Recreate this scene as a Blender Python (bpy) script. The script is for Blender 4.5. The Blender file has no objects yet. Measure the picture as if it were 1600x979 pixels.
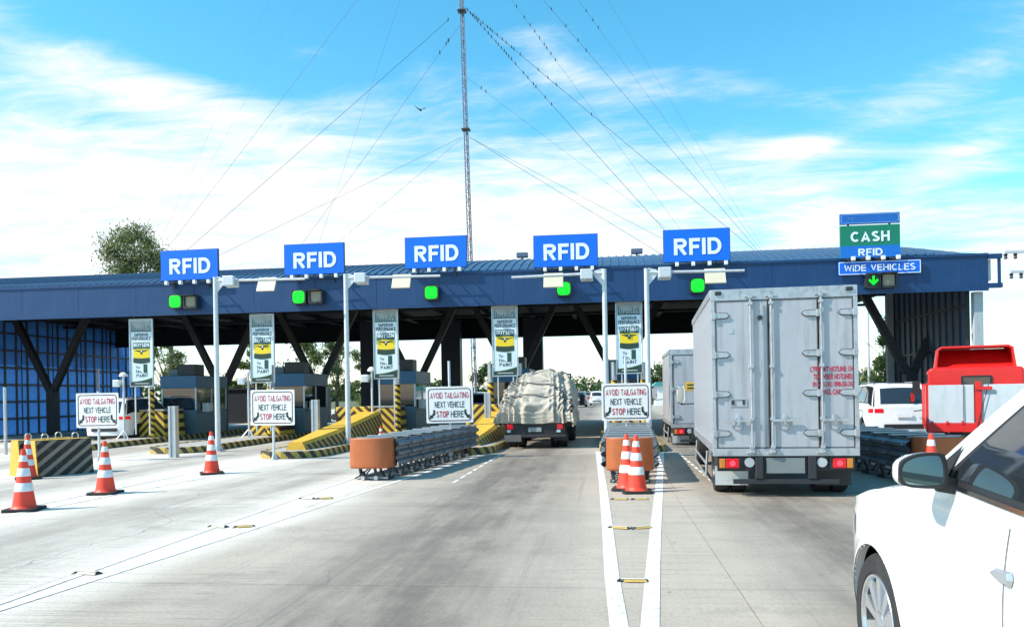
import bpy, bmesh, math, random
from mathutils import Vector, Matrix, noise as mn
R = math.radians
random.seed(7)
scene = bpy.context.scene
col = scene.collection

# ------------------------------------------------------------------ camera
F, ROLL, TH, H = 1250.0, R(1.0), math.atan(146/1250), 1.7
CX, CY = 800.0, 614.6
cam = bpy.data.cameras.new('camera')
cam.sensor_width = 36.0
cam.lens = F/1600*36
cam.shift_y = (CY-489.5)/1600
cam.clip_start = 0.05
cam.clip_end = 6000
camo = bpy.data.objects.new('camera', cam)
col.objects.link(camo)
fw = Vector((-math.sin(TH), math.cos(TH), 0)); rt = Vector((math.cos(TH), math.sin(TH), 0)); up = Vector((0, 0, 1))
ax = rt*math.cos(ROLL)-up*math.sin(ROLL); ay = up*math.cos(ROLL)+rt*math.sin(ROLL); az = -fw
camo.matrix_world = Matrix(((ax.x, ay.x, az.x, 0), (ax.y, ay.y, az.y, 0), (ax.z, ay.z, az.z, H), (0, 0, 0, 1)))
scene.camera = camo

def ray(x, y):
    u, v = x-CX, y-CY
    a = (u*math.cos(ROLL)-v*math.sin(ROLL))/F; b = (u*math.sin(ROLL)+v*math.cos(ROLL))/F
    return (a*math.cos(TH)-math.sin(TH), a*math.sin(TH)+math.cos(TH), -b)
def G(x, y, z=0.0):                       # pixel -> point on the ground (height z)
    d = ray(x, y); t = (z-H)/d[2]
    return Vector((d[0]*t, d[1]*t, z))
def D(x, y, Y):                           # pixel -> point on the upright plane at distance Y
    d = ray(x, y); t = Y/d[1]
    return Vector((d[0]*t, Y, H+d[2]*t))

# ------------------------------------------------------------------ light
SUN_EL, SUN_SIDE = R(43), R(20)           # sun from the left, a little behind the camera
tosun = Vector((-math.cos(SUN_SIDE)*math.cos(SUN_EL), -math.sin(SUN_SIDE)*math.cos(SUN_EL), math.sin(SUN_EL)))
sl = bpy.data.lights.new('sun', 'SUN'); sl.energy = 4.8; sl.angle = R(0.5); sl.color = (1.0, 0.93, 0.82)
so = bpy.data.objects.new('sun', sl); col.objects.link(so)
so.rotation_euler = tosun.to_track_quat('Z', 'Y').to_euler()
so.location = (-20, -10, 30)

w = bpy.data.worlds.new('World'); scene.world = w; w.use_nodes = True
nt = w.node_tree; N = nt.nodes; LK = nt.links
N.clear()
def nd(tree, t, **kw):
    n = tree.nodes.new(t)
    for k, v in kw.items(): setattr(n, k, v)
    return n
class Ex:                                 # tiny expression helper on math nodes
    def __init__(s, tree): s.t = tree
    def __call__(s, op, *a, clamp=False):
        n = s.t.nodes.new('ShaderNodeMath'); n.operation = op; n.use_clamp = clamp
        for i, v in enumerate(a):
            if isinstance(v, (int, float)): n.inputs[i].default_value = v
            else: s.t.links.new(v, n.inputs[i])
        return n.outputs[0]
def build_world():
    ex = Ex(nt)
    sky = nd(nt, 'ShaderNodeTexSky', sky_type='NISHITA', sun_disc=False, sun_elevation=SUN_EL,
             sun_rotation=math.atan2(tosun.x, tosun.y), altitude=20, air_density=1.0, dust_density=0.3, ozone_density=3.0)
    tc = nd(nt, 'ShaderNodeTexCoord')
    sep = nd(nt, 'ShaderNodeSeparateXYZ'); LK.new(tc.outputs['Generated'], sep.inputs[0])
    X, Y, Z = sep.outputs
    azm = ex('ARCTAN2', X, Y); el = ex('ARCSINE', Z)
    # cloud field: layered noise on a flat cloud deck seen in perspective, plus cloud banks at their bearings
    zz = ex('MAXIMUM', ex('ADD', Z, 0.10), 0.03)
    cmb = nd(nt, 'ShaderNodeCombineXYZ')
    LK.new(ex('DIVIDE', X, zz), cmb.inputs[0]); LK.new(ex('DIVIDE', Y, zz), cmb.inputs[1])
    mp = nd(nt, 'ShaderNodeMapping'); LK.new(cmb.outputs[0], mp.inputs[0])
    mp.inputs['Rotation'].default_value = (0, 0, R(25)); mp.inputs['Scale'].default_value = (0.75, 1.5, 1); mp.inputs['Location'].default_value = (3.3, 1.2, 0.4)
    n1 = nd(nt, 'ShaderNodeTexNoise'); n1.inputs['Scale'].default_value = 1.3; n1.inputs['Detail'].default_value = 9; n1.inputs['Roughness'].default_value = 0.6; n1.inputs['Distortion'].default_value = 0.5
    LK.new(mp.outputs[0], n1.inputs['Vector'])
    n2 = nd(nt, 'ShaderNodeTexNoise'); n2.inputs['Scale'].default_value = 5.0; n2.inputs['Detail'].default_value = 7; n2.inputs['Roughness'].default_value = 0.65; n2.inputs['Distortion'].default_value = 0.8
    LK.new(mp.outputs[0], n2.inputs['Vector'])
    fld = ex('ADD', ex('MULTIPLY', n1.outputs['Fac'], 0.84), ex('MULTIPLY', n2.outputs['Fac'], 0.34))
    def bank(px, py, rx, ry, wgt, tilt=0.0):
        d = Vector(ray(px, py)).normalized()
        a0, e0 = math.atan2(d.x, d.y), math.asin(d.z)
        du = ex('SUBTRACT', azm, a0); dv = ex('SUBTRACT', el, e0)
        u = ex('ADD', ex('MULTIPLY', du, math.cos(tilt)), ex('MULTIPLY', dv, math.sin(tilt)))
        v = ex('SUBTRACT', ex('MULTIPLY', dv, math.cos(tilt)), ex('MULTIPLY', du, math.sin(tilt)))
        q = ex('ADD', ex('POWER', ex('ABSOLUTE', ex('DIVIDE', u, rx/F)), 2.0), ex('POWER', ex('ABSOLUTE', ex('DIVIDE', v, ry/F)), 2.0))
        return ex('MULTIPLY', ex('EXPONENT', ex('MULTIPLY', q, -1.0)), wgt)
    banks = [(60, 290, 480, 110, .42, 0), (210, 135, 330, 38, .30, -.22), (560, 350, 560, 90, .34, 0), (860, 90, 90, 42, .24, -.5),
             (1100, 130, 190, 34, .18, -.1), (1500, 120, 160, 40, .20, .3), (1560, 210, 120, 30, .18, .4), (1240, 232, 55, 13, .34, 0),
             (1300, 385, 52, 42, .5, 0), (1570, 400, 50, 40, .4, 0), (950, 260, 320, 60, .16, 0), (480, 85, 60, 20, .1, 0), (1000, 380, 500, 55, .2, 0)]
    for b in banks: fld = ex('ADD', fld, bank(*b))
    # more and denser cloud low down, as everywhere round the horizon
    low = ex('MULTIPLY', ex('SUBTRACT', 1.0, ex('DIVIDE', el, 0.30), clamp=True), 0.23)
    fld = ex('ADD', fld, low)
    fld = ex('SUBTRACT', fld, ex('MULTIPLY', ex('SUBTRACT', el, 0.30, clamp=True), 0.12))
    mr = nd(nt, 'ShaderNodeMapRange', interpolation_type='SMOOTHSTEP'); LK.new(fld, mr.inputs[0])
    mr.inputs[1].default_value = 0.64; mr.inputs[2].default_value = 1.06
    hs = nd(nt, 'ShaderNodeHueSaturation'); hs.inputs['Hue'].default_value = 0.472; hs.inputs['Saturation'].default_value = 1.28; hs.inputs['Value'].default_value = 2.0
    LK.new(sky.outputs[0], hs.inputs['Color'])
    mix = nd(nt, 'ShaderNodeMix', data_type='RGBA')
    LK.new(mr.outputs[0], mix.inputs[0]); LK.new(hs.outputs[0], mix.inputs[6])
    cc = nd(nt, 'ShaderNodeMix', data_type='RGBA'); cr_ = nd(nt, 'ShaderNodeMapRange'); cr_.inputs[1].default_value = .36; cr_.inputs[2].default_value = .60; LK.new(n2.outputs['Fac'], cr_.inputs[0]); LK.new(cr_.outputs[0], cc.inputs[0])
    cc.inputs[6].default_value = (6.6, 7.8, 8.2, 1); cc.inputs[7].default_value = (8.4, 8.5, 8.5, 1); LK.new(cc.outputs[2], mix.inputs[7])
    bg = nd(nt, 'ShaderNodeBackground'); bg.inputs[1].default_value = 0.10
    LK.new(mix.outputs[2], bg.inputs[0])
    out = nd(nt, 'ShaderNodeOutputWorld'); LK.new(bg.outputs[0], out.inputs[0])
build_world()
vs = scene.view_settings
vs.view_transform = 'Standard'; vs.look = 'None'; vs.gamma = 1.0; vs.use_curve_mapping = False
vs.exposure = 0.42

# ------------------------------------------------------------------ materials
MATS = {}
def mat(name, c, rough=0.6, metal=0.0, var=0.12, scale=5.0, bump=0.0, bscale=60.0, spec=0.5, dirt=0.0, dirtc=(.06, .05, .04), emit=None, es=1.0, coat=0.0, streak=0.0):
    if name in MATS: return MATS[name]
    m = bpy.data.materials.new(name); m.use_nodes = True
    t = m.node_tree; bs = t.nodes['Principled BSDF']; L = t.links
    bs.inputs['Roughness'].default_value = rough; bs.inputs['Metallic'].default_value = metal
    bs.inputs['Specular IOR Level'].default_value = spec; bs.inputs['Coat Weight'].default_value = coat
    bs.inputs['Coat Roughness'].default_value = 0.04
    c4 = (*c, 1)
    if emit:
        bs.inputs['Emission Color'].default_value = (*emit, 1); bs.inputs['Emission Strength'].default_value = es
    tc = nd(t, 'ShaderNodeTexCoord')
    nz = nd(t, 'ShaderNodeTexNoise'); nz.inputs['Scale'].default_value = scale; nz.inputs['Detail'].default_value = 6; nz.inputs['Roughness'].default_value = .6
    L.new(tc.outputs['Object'], nz.inputs['Vector'])
    mx = nd(t, 'ShaderNodeMix', data_type='RGBA')
    mx.inputs[6].default_value = (*[max(0, v*(1-var*1.6)) for v in c], 1); mx.inputs[7].default_value = (*[min(1, v*(1+var*1.6)) for v in c], 1)
    L.new(nz.outputs['Fac'], mx.inputs[0]); o = mx.outputs[2]
    if dirt or streak:
        mp = nd(t, 'ShaderNodeMapping'); mp.inputs['Scale'].default_value = (9, 9, .7 if streak else 6); L.new(tc.outputs['Object'], mp.inputs[0])
        n2 = nd(t, 'ShaderNodeTexNoise'); n2.inputs['Scale'].default_value = 1.0; n2.inputs['Detail'].default_value = 8; n2.inputs['Roughness'].default_value = .65
        L.new(mp.outputs[0], n2.inputs['Vector'])
        r2 = nd(t, 'ShaderNodeMapRange'); r2.inputs[1].default_value = .5; r2.inputs[2].default_value = .78; r2.inputs[4].default_value = max(dirt, streak); L.new(n2.outputs['Fac'], r2.inputs[0])
        m2 = nd(t, 'ShaderNodeMix', data_type='RGBA'); L.new(r2.outputs[0], m2.inputs[0]); L.new(o, m2.inputs[6]); m2.inputs[7].default_value = (*dirtc, 1); o = m2.outputs[2]
    L.new(o, bs.inputs['Base Color'])
    rr = nd(t, 'ShaderNodeMapRange'); rr.inputs[3].default_value = max(0.02, rough*.8); rr.inputs[4].default_value = min(1, rough*1.2+.01); L.new(nz.outputs['Fac'], rr.inputs[0]); L.new(rr.outputs[0], bs.inputs['Roughness'])
    if bump:
        n3 = nd(t, 'ShaderNodeTexNoise'); n3.inputs['Scale'].default_value = bscale; n3.inputs['Detail'].default_value = 5; L.new(tc.outputs['Object'], n3.inputs['Vector'])
        b = nd(t, 'ShaderNodeBump'); b.inputs['Strength'].default_value = bump; b.inputs['Distance'].default_value = .02; L.new(n3.outputs['Fac'], b.inputs['Height']); L.new(b.outputs[0], bs.inputs['Normal'])
    MATS[name] = m
    return m
def stripes(name, ca, cb, period, kind='diag', slope=1.0, rough=.75, duty=.5, wear=.3):
    """painted warning stripes: diag, chevron or helix, in object space"""
    if name in MATS: return MATS[name]
    m = mat(name, ca, rough)
    t = m.node_tree; ex = Ex(t); L = t.links; bs = t.nodes['Principled BSDF']
    tc = nd(t, 'ShaderNodeTexCoord'); sp = nd(t, 'ShaderNodeSeparateXYZ'); L.new(tc.outputs['Object'], sp.inputs[0])
    x, y, z = sp.outputs
    if kind == 'chevron': k = ex('ADD', ex('MULTIPLY', ex('ABSOLUTE', x), slope), z)
    elif kind == 'side': k = ex('ADD', ex('ADD', ex('MULTIPLY', y, slope), ex('MULTIPLY', x, slope)), z)
    elif kind == 'helix': k = ex('ADD', ex('MULTIPLY', ex('ARCTAN2', y, x), slope), z)
    else: k = ex('ADD', ex('MULTIPLY', x, slope), z)
    fr = ex('FRACT', ex('DIVIDE', ex('ADD', k, 50*period), period))
    nz = nd(t, 'ShaderNodeTexNoise'); nz.inputs['Scale'].default_value = 14; nz.inputs['Detail'].default_value = 8; nz.inputs['Roughness'].default_value = .7; L.new(tc.outputs['Object'], nz.inputs['Vector'])
    fr = ex('ADD', fr, ex('MULTIPLY', ex('SUBTRACT', nz.outputs['Fac'], .5), .06))
    gt = ex('GREATER_THAN', fr, duty)
    mx = nd(t, 'ShaderNodeMix', data_type='RGBA'); L.new(gt, mx.inputs[0]); mx.inputs[6].default_value = (*ca, 1); mx.inputs[7].default_value = (*cb, 1)
    wr = nd(t, 'ShaderNodeMapRange'); wr.inputs[1].default_value = .52; wr.inputs[2].default_value = .75; wr.inputs[4].default_value = wear; L.new(nz.outputs['Fac'], wr.inputs[0])
    m2 = nd(t, 'ShaderNodeMix', data_type='RGBA'); L.new(wr.outputs[0], m2.inputs[0]); L.new(mx.outputs[2], m2.inputs[6]); m2.inputs[7].default_value = (.16, .14, .12, 1)
    L.new(m2.outputs[2], bs.inputs['Base Color'])
    return m
def glass(name, c=(.02, .025, .03), rough=.03):
    m = mat(name, c, rough, 0, var=.05, spec=.8, coat=.6); return m

M_conc = mat('kerb_concrete', (.42, .40, .37), .85, var=.2, bump=.3, dirt=.4)
M_white = mat('white_paint', (.82, .82, .80), .45, var=.04, dirt=.08)
M_galv = mat('galvanised_steel', (.52, .54, .56), .38, .75, var=.15, dirt=.15)
M_pole = mat('grey_pole_paint', (.62, .64, .66), .4, .2, var=.08, dirt=.15)
M_dark = mat('dark_steel', (.035, .036, .04), .5, .2, dirt=.2)
M_black = mat('black_rubber', (.018, .018, .018), .8, var=.2, bump=.1)
M_blue = mat('sign_blue', (.0, .145, .74), .35, var=.04, streak=.06)
M_fasc = mat('fascia_blue', (.004, .044, .142), .45, var=.2, scale=1.2, streak=.38, dirtc=(.045, .09, .15))
M_roof = mat('roof_blue', (.055, .11, .20), .4, .2, var=.15, scale=1.0, streak=.2, dirtc=(.10, .12, .14))
M_letter = mat('sign_letter_white', (.80, .88, .92), .5, var=.03)
M_yel = mat('yellow_paint', (.72, .42, .04), .7, var=.16, dirt=.6, dirtc=(.2, .14, .07), bump=.1)
M_org = mat('cone_orange', (.85, .055, .022), .5, var=.1, dirt=.2, dirtc=(.3, .06, .04))
M_nose = mat('nose_orange', (.43, .115, .032), .5, .0, var=.12, streak=.3, dirtc=(.25, .07, .03))
M_red = mat('truck_red', (.70, .014, .012), .35, var=.10, coat=.25, dirt=.18, dirtc=(.25, .05, .04))
M_carw = mat('car_white', (.82, .82, .82), .25, var=.015, coat=1.0)
M_glass = glass('dark_glass')
M_chrome = mat('chrome', (.75, .76, .78), .12, 1.0, var=.04)
M_alum = mat('truck_aluminium', (.455, .46, .485), .42, .2, var=.09, scale=2.5, streak=.55, dirtc=(.20, .185, .17))
M_alus = mat('truck_trim', (.50, .51, .53), .35, .5, var=.12, dirt=.6, dirtc=(.09, .075, .065))
M_tail = mat('tail_lamp_red', (.5, .004, .006), .2, emit=(1, .0, .02), es=.30, coat=.5)
M_taillit = mat('tail_lamp_lit', (.8, .02, .03), .2, emit=(1, .06, .10), es=1.3)
M_amber = mat('lamp_amber', (.6, .2, .02), .25, coat=.5)
M_green = mat('signal_green', (.0, .3, .01), .3, emit=(.0, 1.0, .015), es=.75)
M_text_dk = mat('print_dark', (.02, .035, .03), .5)
M_text_red = mat('print_red', (.50, .015, .05), .5)
M_ybk = stripes('kerb_stripes', (.46, .33, .08), (.05, .043, .035), .46, 'side', 1.0, wear=.8)
M_ramp = stripes('ramp_stripes', (.42, .30, .07), (.045, .038, .03), .30, 'side', .75, wear=.8)
M_chev = stripes('chevron_stripes', (.72, .47, .05), (.06, .028, .015), .33, 'chevron', 1.0, wear=.35)
M_spiral = stripes('pole_stripes', (.72, .46, .03), (.03, .02, .015), .24, 'helix', .055, wear=.2)
M_wstripe = stripes('barrier_stripes', (.27, .215, .16), (.028, .022, .018), .28, 'side', -.8, duty=.42, wear=.6)

# ------------------------------------------------------------------ mesh helpers
class MB:
    def __init__(s): s.v = []; s.f = []; s.M = Matrix.Identity(4)
    def at(s, M): s.M = M; return s
    def add(s, vs, fs):
        b = len(s.v)
        s.v += [tuple(s.M @ Vector(p)) for p in vs]; s.f += [tuple(b+i for i in f) for f in fs]; return s
    def box(s, x0, x1, y0, y1, z0, z1):
        return s.add([(x0, y0, z0), (x1, y0, z0), (x1, y1, z0), (x0, y1, z0), (x0, y0, z1), (x1, y0, z1), (x1, y1, z1), (x0, y1, z1)],
                     [(3, 2, 1, 0), (4, 5, 6, 7), (0, 1, 5, 4), (1, 2, 6, 5), (2, 3, 7, 6), (3, 0, 4, 7)])
    def cbox(s, c, d): return s.box(c[0]-d[0]/2, c[0]+d[0]/2, c[1]-d[1]/2, c[1]+d[1]/2, c[2]-d[2]/2, c[2]+d[2]/2)
    def tube(s, p0, p1, r0, r1=None, n=12, cap=True):
        p0, p1 = Vector(p0), Vector(p1); r1 = r0 if r1 is None else r1
        d = (p1-p0).normalized(); a = d.orthogonal().normalized(); b = d.cross(a)
        vs = []
        for p, r in ((p0, r0), (p1, r1)):
            for i in range(n):
                t = 2*math.pi*i/n; vs.append(p+a*(r*math.cos(t))+b*(r*math.sin(t)))
        fs = [(i, (i+1) % n, n+(i+1) % n, n+i) for i in range(n)]
        if cap: fs += [tuple(range(n-1, -1, -1)), tuple(range(n, 2*n))]
        return s.add(vs, fs)
    def path(s, pts, r, n=8):
        for a, b in zip(pts, pts[1:]): s.tube(a, b, r, n=n)
        return s
    def bar(s, p0, p1, wx, wz):           # square bar between two points
        p0, p1 = Vector(p0), Vector(p1); d = (p1-p0).normalized()
        a = d.cross(Vector((0, 0, 1)));  a = Vector((1, 0, 0)) if a.length < 1e-4 else a.normalized()
        b = a.cross(d); vs = []
        for p in (p0, p1):
            for i, j in ((-1, -1), (1, -1), (1, 1), (-1, 1)): vs.append(p+a*(i*wx/2)+b*(j*wz/2))
        return s.add(vs, [(0, 1, 5, 4), (1, 2, 6, 5), (2, 3, 7, 6), (3, 0, 4, 7), (3, 2, 1, 0), (4, 5, 6, 7)])
    def lathe(s, prof, n=24):             # profile [(r, z)] round the z axis
        vs = []
        for r, z in prof:
            for i in range(n): t = 2*math.pi*i/n; vs.append((r*math.cos(t), r*math.sin(t), z))
        fs = []
        for k in range(len(prof)-1):
            for i in range(n): j = (i+1) % n; fs.append((k*n+i, k*n+j, k*n+n+j, k*n+n+i))
        return s.add(vs, fs)
    def prism(s, poly, y0, y1):           # polygon in x-z pushed along y
        n = len(poly)
        vs = [(x, y0, z) for x, z in poly]+[(x, y1, z) for x, z in poly]
        fs = [tuple(range(n)), tuple(range(2*n-1, n-1, -1))]+[(i, n+i, n+(i+1) % n, (i+1) % n) for i in range(n)]
        return s.add(vs, fs)
    def slab(s, poly, z0, z1):            # polygon in x-y pushed along z
        n = len(poly)
        vs = [(x, y, z0) for x, y in poly]+[(x, y, z1) for x, y in poly]
        fs = [tuple(range(n-1, -1, -1)), tuple(range(n, 2*n))]+[(i, (i+1) % n, n+(i+1) % n, n+i) for i in range(n)]
        return s.add(vs, fs)
    def grid(s, nu, nv, fn, skip=None):
        vs = [fn(i/nu, j/nv) for j in range(nv+1) for i in range(nu+1)]
        fs = []
        for j in range(nv):
            for i in range(nu):
                q = (j*(nu+1)+i, j*(nu+1)+i+1, (j+1)*(nu+1)+i+1, (j+1)*(nu+1)+i)
                if skip and skip([vs[k] for k in q]): continue
                fs.append(q)
        return s.add(vs, fs)
    def mesh(s, name, m, smooth=None):
        me = bpy.data.meshes.new(name); me.from_pydata(s.v, [], s.f); me.validate(); me.update()
        if m: me.materials.append(m)
        if smooth is not None:
            me.polygons.foreach_set('use_smooth', [True]*len(me.polygons))
            me.set_sharp_from_angle(angle=R(smooth))
        return me
    def build(s, name, m, parent=None, smooth=None, bevel=0, loc=None, solid=0):
        o = bpy.data.objects.new(name, s.mesh(name, m, smooth)); col.objects.link(o)
        if parent: o.parent = parent
        if loc is not None: o.location = loc
        if solid:
            q = o.modifiers.new('solid', 'SOLIDIFY'); q.thickness = solid; q.offset = -1
        if bevel:
            b = o.modifiers.new('bevel', 'BEVEL'); b.width = bevel; b.segments = 2; b.limit_method = 'ANGLE'; b.angle_limit = R(35)
        return o
def obj(name, me, parent=None, loc=(0, 0, 0), rz=0.0):
    o = bpy.data.objects.new(name, me); col.objects.link(o); o.parent = parent; o.location = loc; o.rotation_euler[2] = rz
    return o
def tag(o, label, cat, group=None):
    o['label'] = label; o['category'] = cat
    if group: o['group'] = group
    return o
def empty(name, loc=(0, 0, 0), rz=0.0, label=None, cat=None, group=None):
    o = bpy.data.objects.new(name, None); col.objects.link(o); o.location = loc; o.rotation_euler = (0, 0, rz); o.empty_display_size = .2
    if label: tag(o, label, cat, group)
    return o
KIDS = {}
def copy_tree(o, parent=None):
    c = o.copy(); col.objects.link(c); c.parent = parent
    for ch in [k for k in bpy.data.objects if k.parent == o]: copy_tree(ch, c)
    return c
def rrect(x0, x1, z0, z1, r, n=5):
    p = []
    for cx, cz, a0 in ((x1-r, z0+r, -90), (x1-r, z1-r, 0), (x0+r, z1-r, 90), (x0+r, z0+r, 180)):
        for i in range(n+1):
            a = R(a0+90*i/n); p.append((cx+r*math.cos(a), cz+r*math.sin(a)))
    return p
def ring(mb, outer, inner, y0, y1):
    n = len(outer)
    vs = [(x, y0, z) for x, z in outer]+[(x, y0, z) for x, z in inner]+[(x, y1, z) for x, z in outer]+[(x, y1, z) for x, z in inner]
    fs = []
    for i in range(n):
        j = (i+1) % n
        fs += [(i, j, n+j, n+i), (2*n+i, 3*n+i, 3*n+j, 2*n+j), (i, 2*n+i, 2*n+j, j), (n+i, n+j, 3*n+j, 3*n+i)]
    return mb.add(vs, fs)
# block capitals built from strokes (a plain bold grotesque)
def arc(cx, cy, rx, ry, a0, a1, n=10): return [(cx+rx*math.cos(R(a0+(a1-a0)*k/n)), cy+ry*math.sin(R(a0+(a1-a0)*k/n))) for k in range(n+1)]
def glyphs(t):
    h = t/2; L0, T, Bm, M_ = h, 1-h, h, .5
    w = .72-h
    return {
     'A': (.80, [[(h*.9, 0), (.40, 1-h*.35), (.80-h*.9, 0)], [(.16, .27), (.64, .27)]]),
     'B': (.74, [[(h, 0), (h, 1)], [(h, T), (.42, T)]+arc(.42, .765, w-.42, T-.765, 90, -90)[1:-1]+[(.42, .53), (h, .53)], [(.44, .53)]+arc(.44, .5*(.53+Bm), w-.42, (.53-Bm)/2, 90, -90)[0:]+[(h, Bm)]]),
     'C': (.78, [arc(.41, .5, .41-h, .5-h, 48, 312, 18)]),
     'D': (.78, [[(h, 0), (h, 1)], [(h, T), (.36, T)]+arc(.36, .5, .42-h, .5-h, 90, -90, 14)[1:-1]+[(.36, Bm), (h, Bm)]]),
     'E': (.66, [[(h, 0), (h, 1)], [(h, T), (.66, T)], [(h, M_+.02), (.62, M_+.02)], [(h, Bm), (.67, Bm)]]),
     'F': (.62, [[(h, 0), (h, 1)], [(h, T), (.62, T)], [(h, M_-.01), (.56, M_-.01)]]),
     'G': (.82, [arc(.42, .5, .42-h, .5-h, 45, 325, 18), [(.45, .46), (.82-h, .46), (.82-h, .12)]]),
     'H': (.74, [[(h, 0), (h, 1)], [(.74-h, 0), (.74-h, 1)], [(h, M_+.01), (.74-h, M_+.01)]]),
     'I': (t, [[(h, 0), (h, 1)]]),
     'L': (.62, [[(h, 1), (h, 0)], [(h, Bm), (.62, Bm)]]),
     'M': (.90, [[(h, 0), (h, 1)], [(.90-h, 0), (.90-h, 1)], [(h*1.2, 1-h*.5), (.45, h*.7), (.90-h*1.2, 1-h*.5)]]),
     'N': (.76, [[(h, 0), (h, 1)], [(.76-h, 0), (.76-h, 1)], [(h, 1-h*.3), (.76-h, h*.3)]]),
     'O': (.84, [arc(.42, .5, .42-h, .5-h, 0, 360, 24)]),
     'P': (.70, [[(h, 0), (h, 1)], [(h, T), (.40, T)]+arc(.40, .70, .30-h, .30-h, 90, -90)[1:-1]+[(.40, .40+h), (h, .40+h)]]),
     'R': (.76, [[(h, 0), (h, 1)], [(h, T), (.44, T)]+arc(.44, .71, .30-h, .29-h, 90, -90)[1:-1]+[(.44, .42+h), (h, .42+h)], [(.36, .45), (.76-h*1.1, 0)]]),
     'S': (.72, [arc(.36, .735, .335-h, .265-h, 35, 255, 12)+arc(.36, .265, .36-h, .265-h, 75, -150, 14)]),
     'T': (.68, [[(.34, 0), (.34, 1)], [(0, T), (.68, T)]]),
     'U': (.74, [[(h, 1), (h, .36)]+arc(.37, .36, .37-h, .36-h, 180, 360)+[(.74-h, .36), (.74-h, 1)]]),
     'V': (.76, [[(h*.9, 1), (.38, h*.35), (.76-h*.9, 1)]]),
     'W': (1.08, [[(h*.9, 1), (.29, h*.35), (.54, 1-h*.6), (.79, h*.35), (1.08-h*.9, 1)]]),
     'X': (.76, [[(h, 0), (.76-h, 1)], [(h, 1), (.76-h, 0)]]),
     'Y': (.74, [[(h*.9, 1), (.37, .44), (.74-h*.9, 1)], [(.37, .48), (.37, 0)]])}
def block_mesh(s, wdt, hgt, m, t):
    G_ = glyphs(t); x = 0; mb = MB(); tot = sum((.34 if c == ' ' else G_[c][0])+.11 for c in s)-.11; q = 0
    for c in s:
        if c == ' ': x += .45; continue
        wd, st = G_[c]
        for pl in st:
            P = [Vector(p) for p in pl]; n = len(P); L_, R_ = [], []
            for i in range(n):
                a = (P[i]-P[i-1]).normalized() if i else None; b = (P[i+1]-P[i]).normalized() if i < n-1 else None
                if c == 'O': a = a or (P[0]-P[-2]).normalized(); b = b or (P[1]-P[0]).normalized()
                d = ((a or b)+(b or a)).normalized(); k = 1/max(.35, d.dot(b or a)); nn = Vector((-d.y, d.x))*(t/2*k)
                L_.append(P[i]+nn); R_.append(P[i]-nn)
            yy = -.0004*(q % 5); q += 1
            mb.add([((x+p.x-tot/2)*wdt/tot, yy, (min(1.02, max(-.02, p.y))-.5)*hgt) for p in L_+R_], [(n+i, n+i+1, i+1, i) for i in range(n-1)])
        x += wd+.11
    return mb.mesh('lettering', m)
TXT = {}
def text_mesh(s, wdt, hgt, m, bold=.0, italic=0.0):
    """flat lettering in the x-z plane, facing -y, centred, fitted to wdt x hgt"""
    key = (s, wdt, hgt, m.name, bold)
    if key in TXT: return TXT[key]
    if all(c in 'ABCDEFGHILMNOPRSTUVWXY ' for c in s) and len(s) > 2:
        TXT[key] = block_mesh(s, wdt, hgt, m, .135+bold*1.9); return TXT[key]
    cu = bpy.data.curves.new('lettering', 'FONT'); cu.body = s; cu.size = 1; cu.offset = bold; cu.resolution_u = 3; cu.shear = italic
    o = bpy.data.objects.new('lettering', cu); col.objects.link(o)
    bpy.context.view_layer.update()
    me = bpy.data.meshes.new_from_object(o.evaluated_get(bpy.context.evaluated_depsgraph_get()))
    bpy.data.objects.remove(o)
    xs = [v.co.x for v in me.vertices]; ys = [v.co.y for v in me.vertices]
    x0, x1, y0, y1 = min(xs), max(xs), min(ys), max(ys)
    for v in me.vertices:
        v.co = ((v.co.x-(x0+x1)/2)/(x1-x0)*wdt, 0, (v.co.y-(y0+y1)/2)/(y1-y0)*hgt)
    me.name = 'lettering'; me.materials.clear(); me.materials.append(m)
    TXT[key] = me
    return me
def text(s, wdt, hgt, m, parent, loc, bold=.0, name='lettering', italic=0.0):
    return obj(name, text_mesh(s, wdt, hgt, m, bold, italic), parent, loc)
ORD = ['nearest to', 'second from', 'third from', 'fourth from', 'fifth from', 'sixth from']
SP = 4.8                                   # lane spacing
ISL = {5: .75, 4: -4.05, 3: -8.85, 2: -13.7, 1: -18.6, 6: 5.55}
YF = 29.7                                  # canopy front
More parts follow.
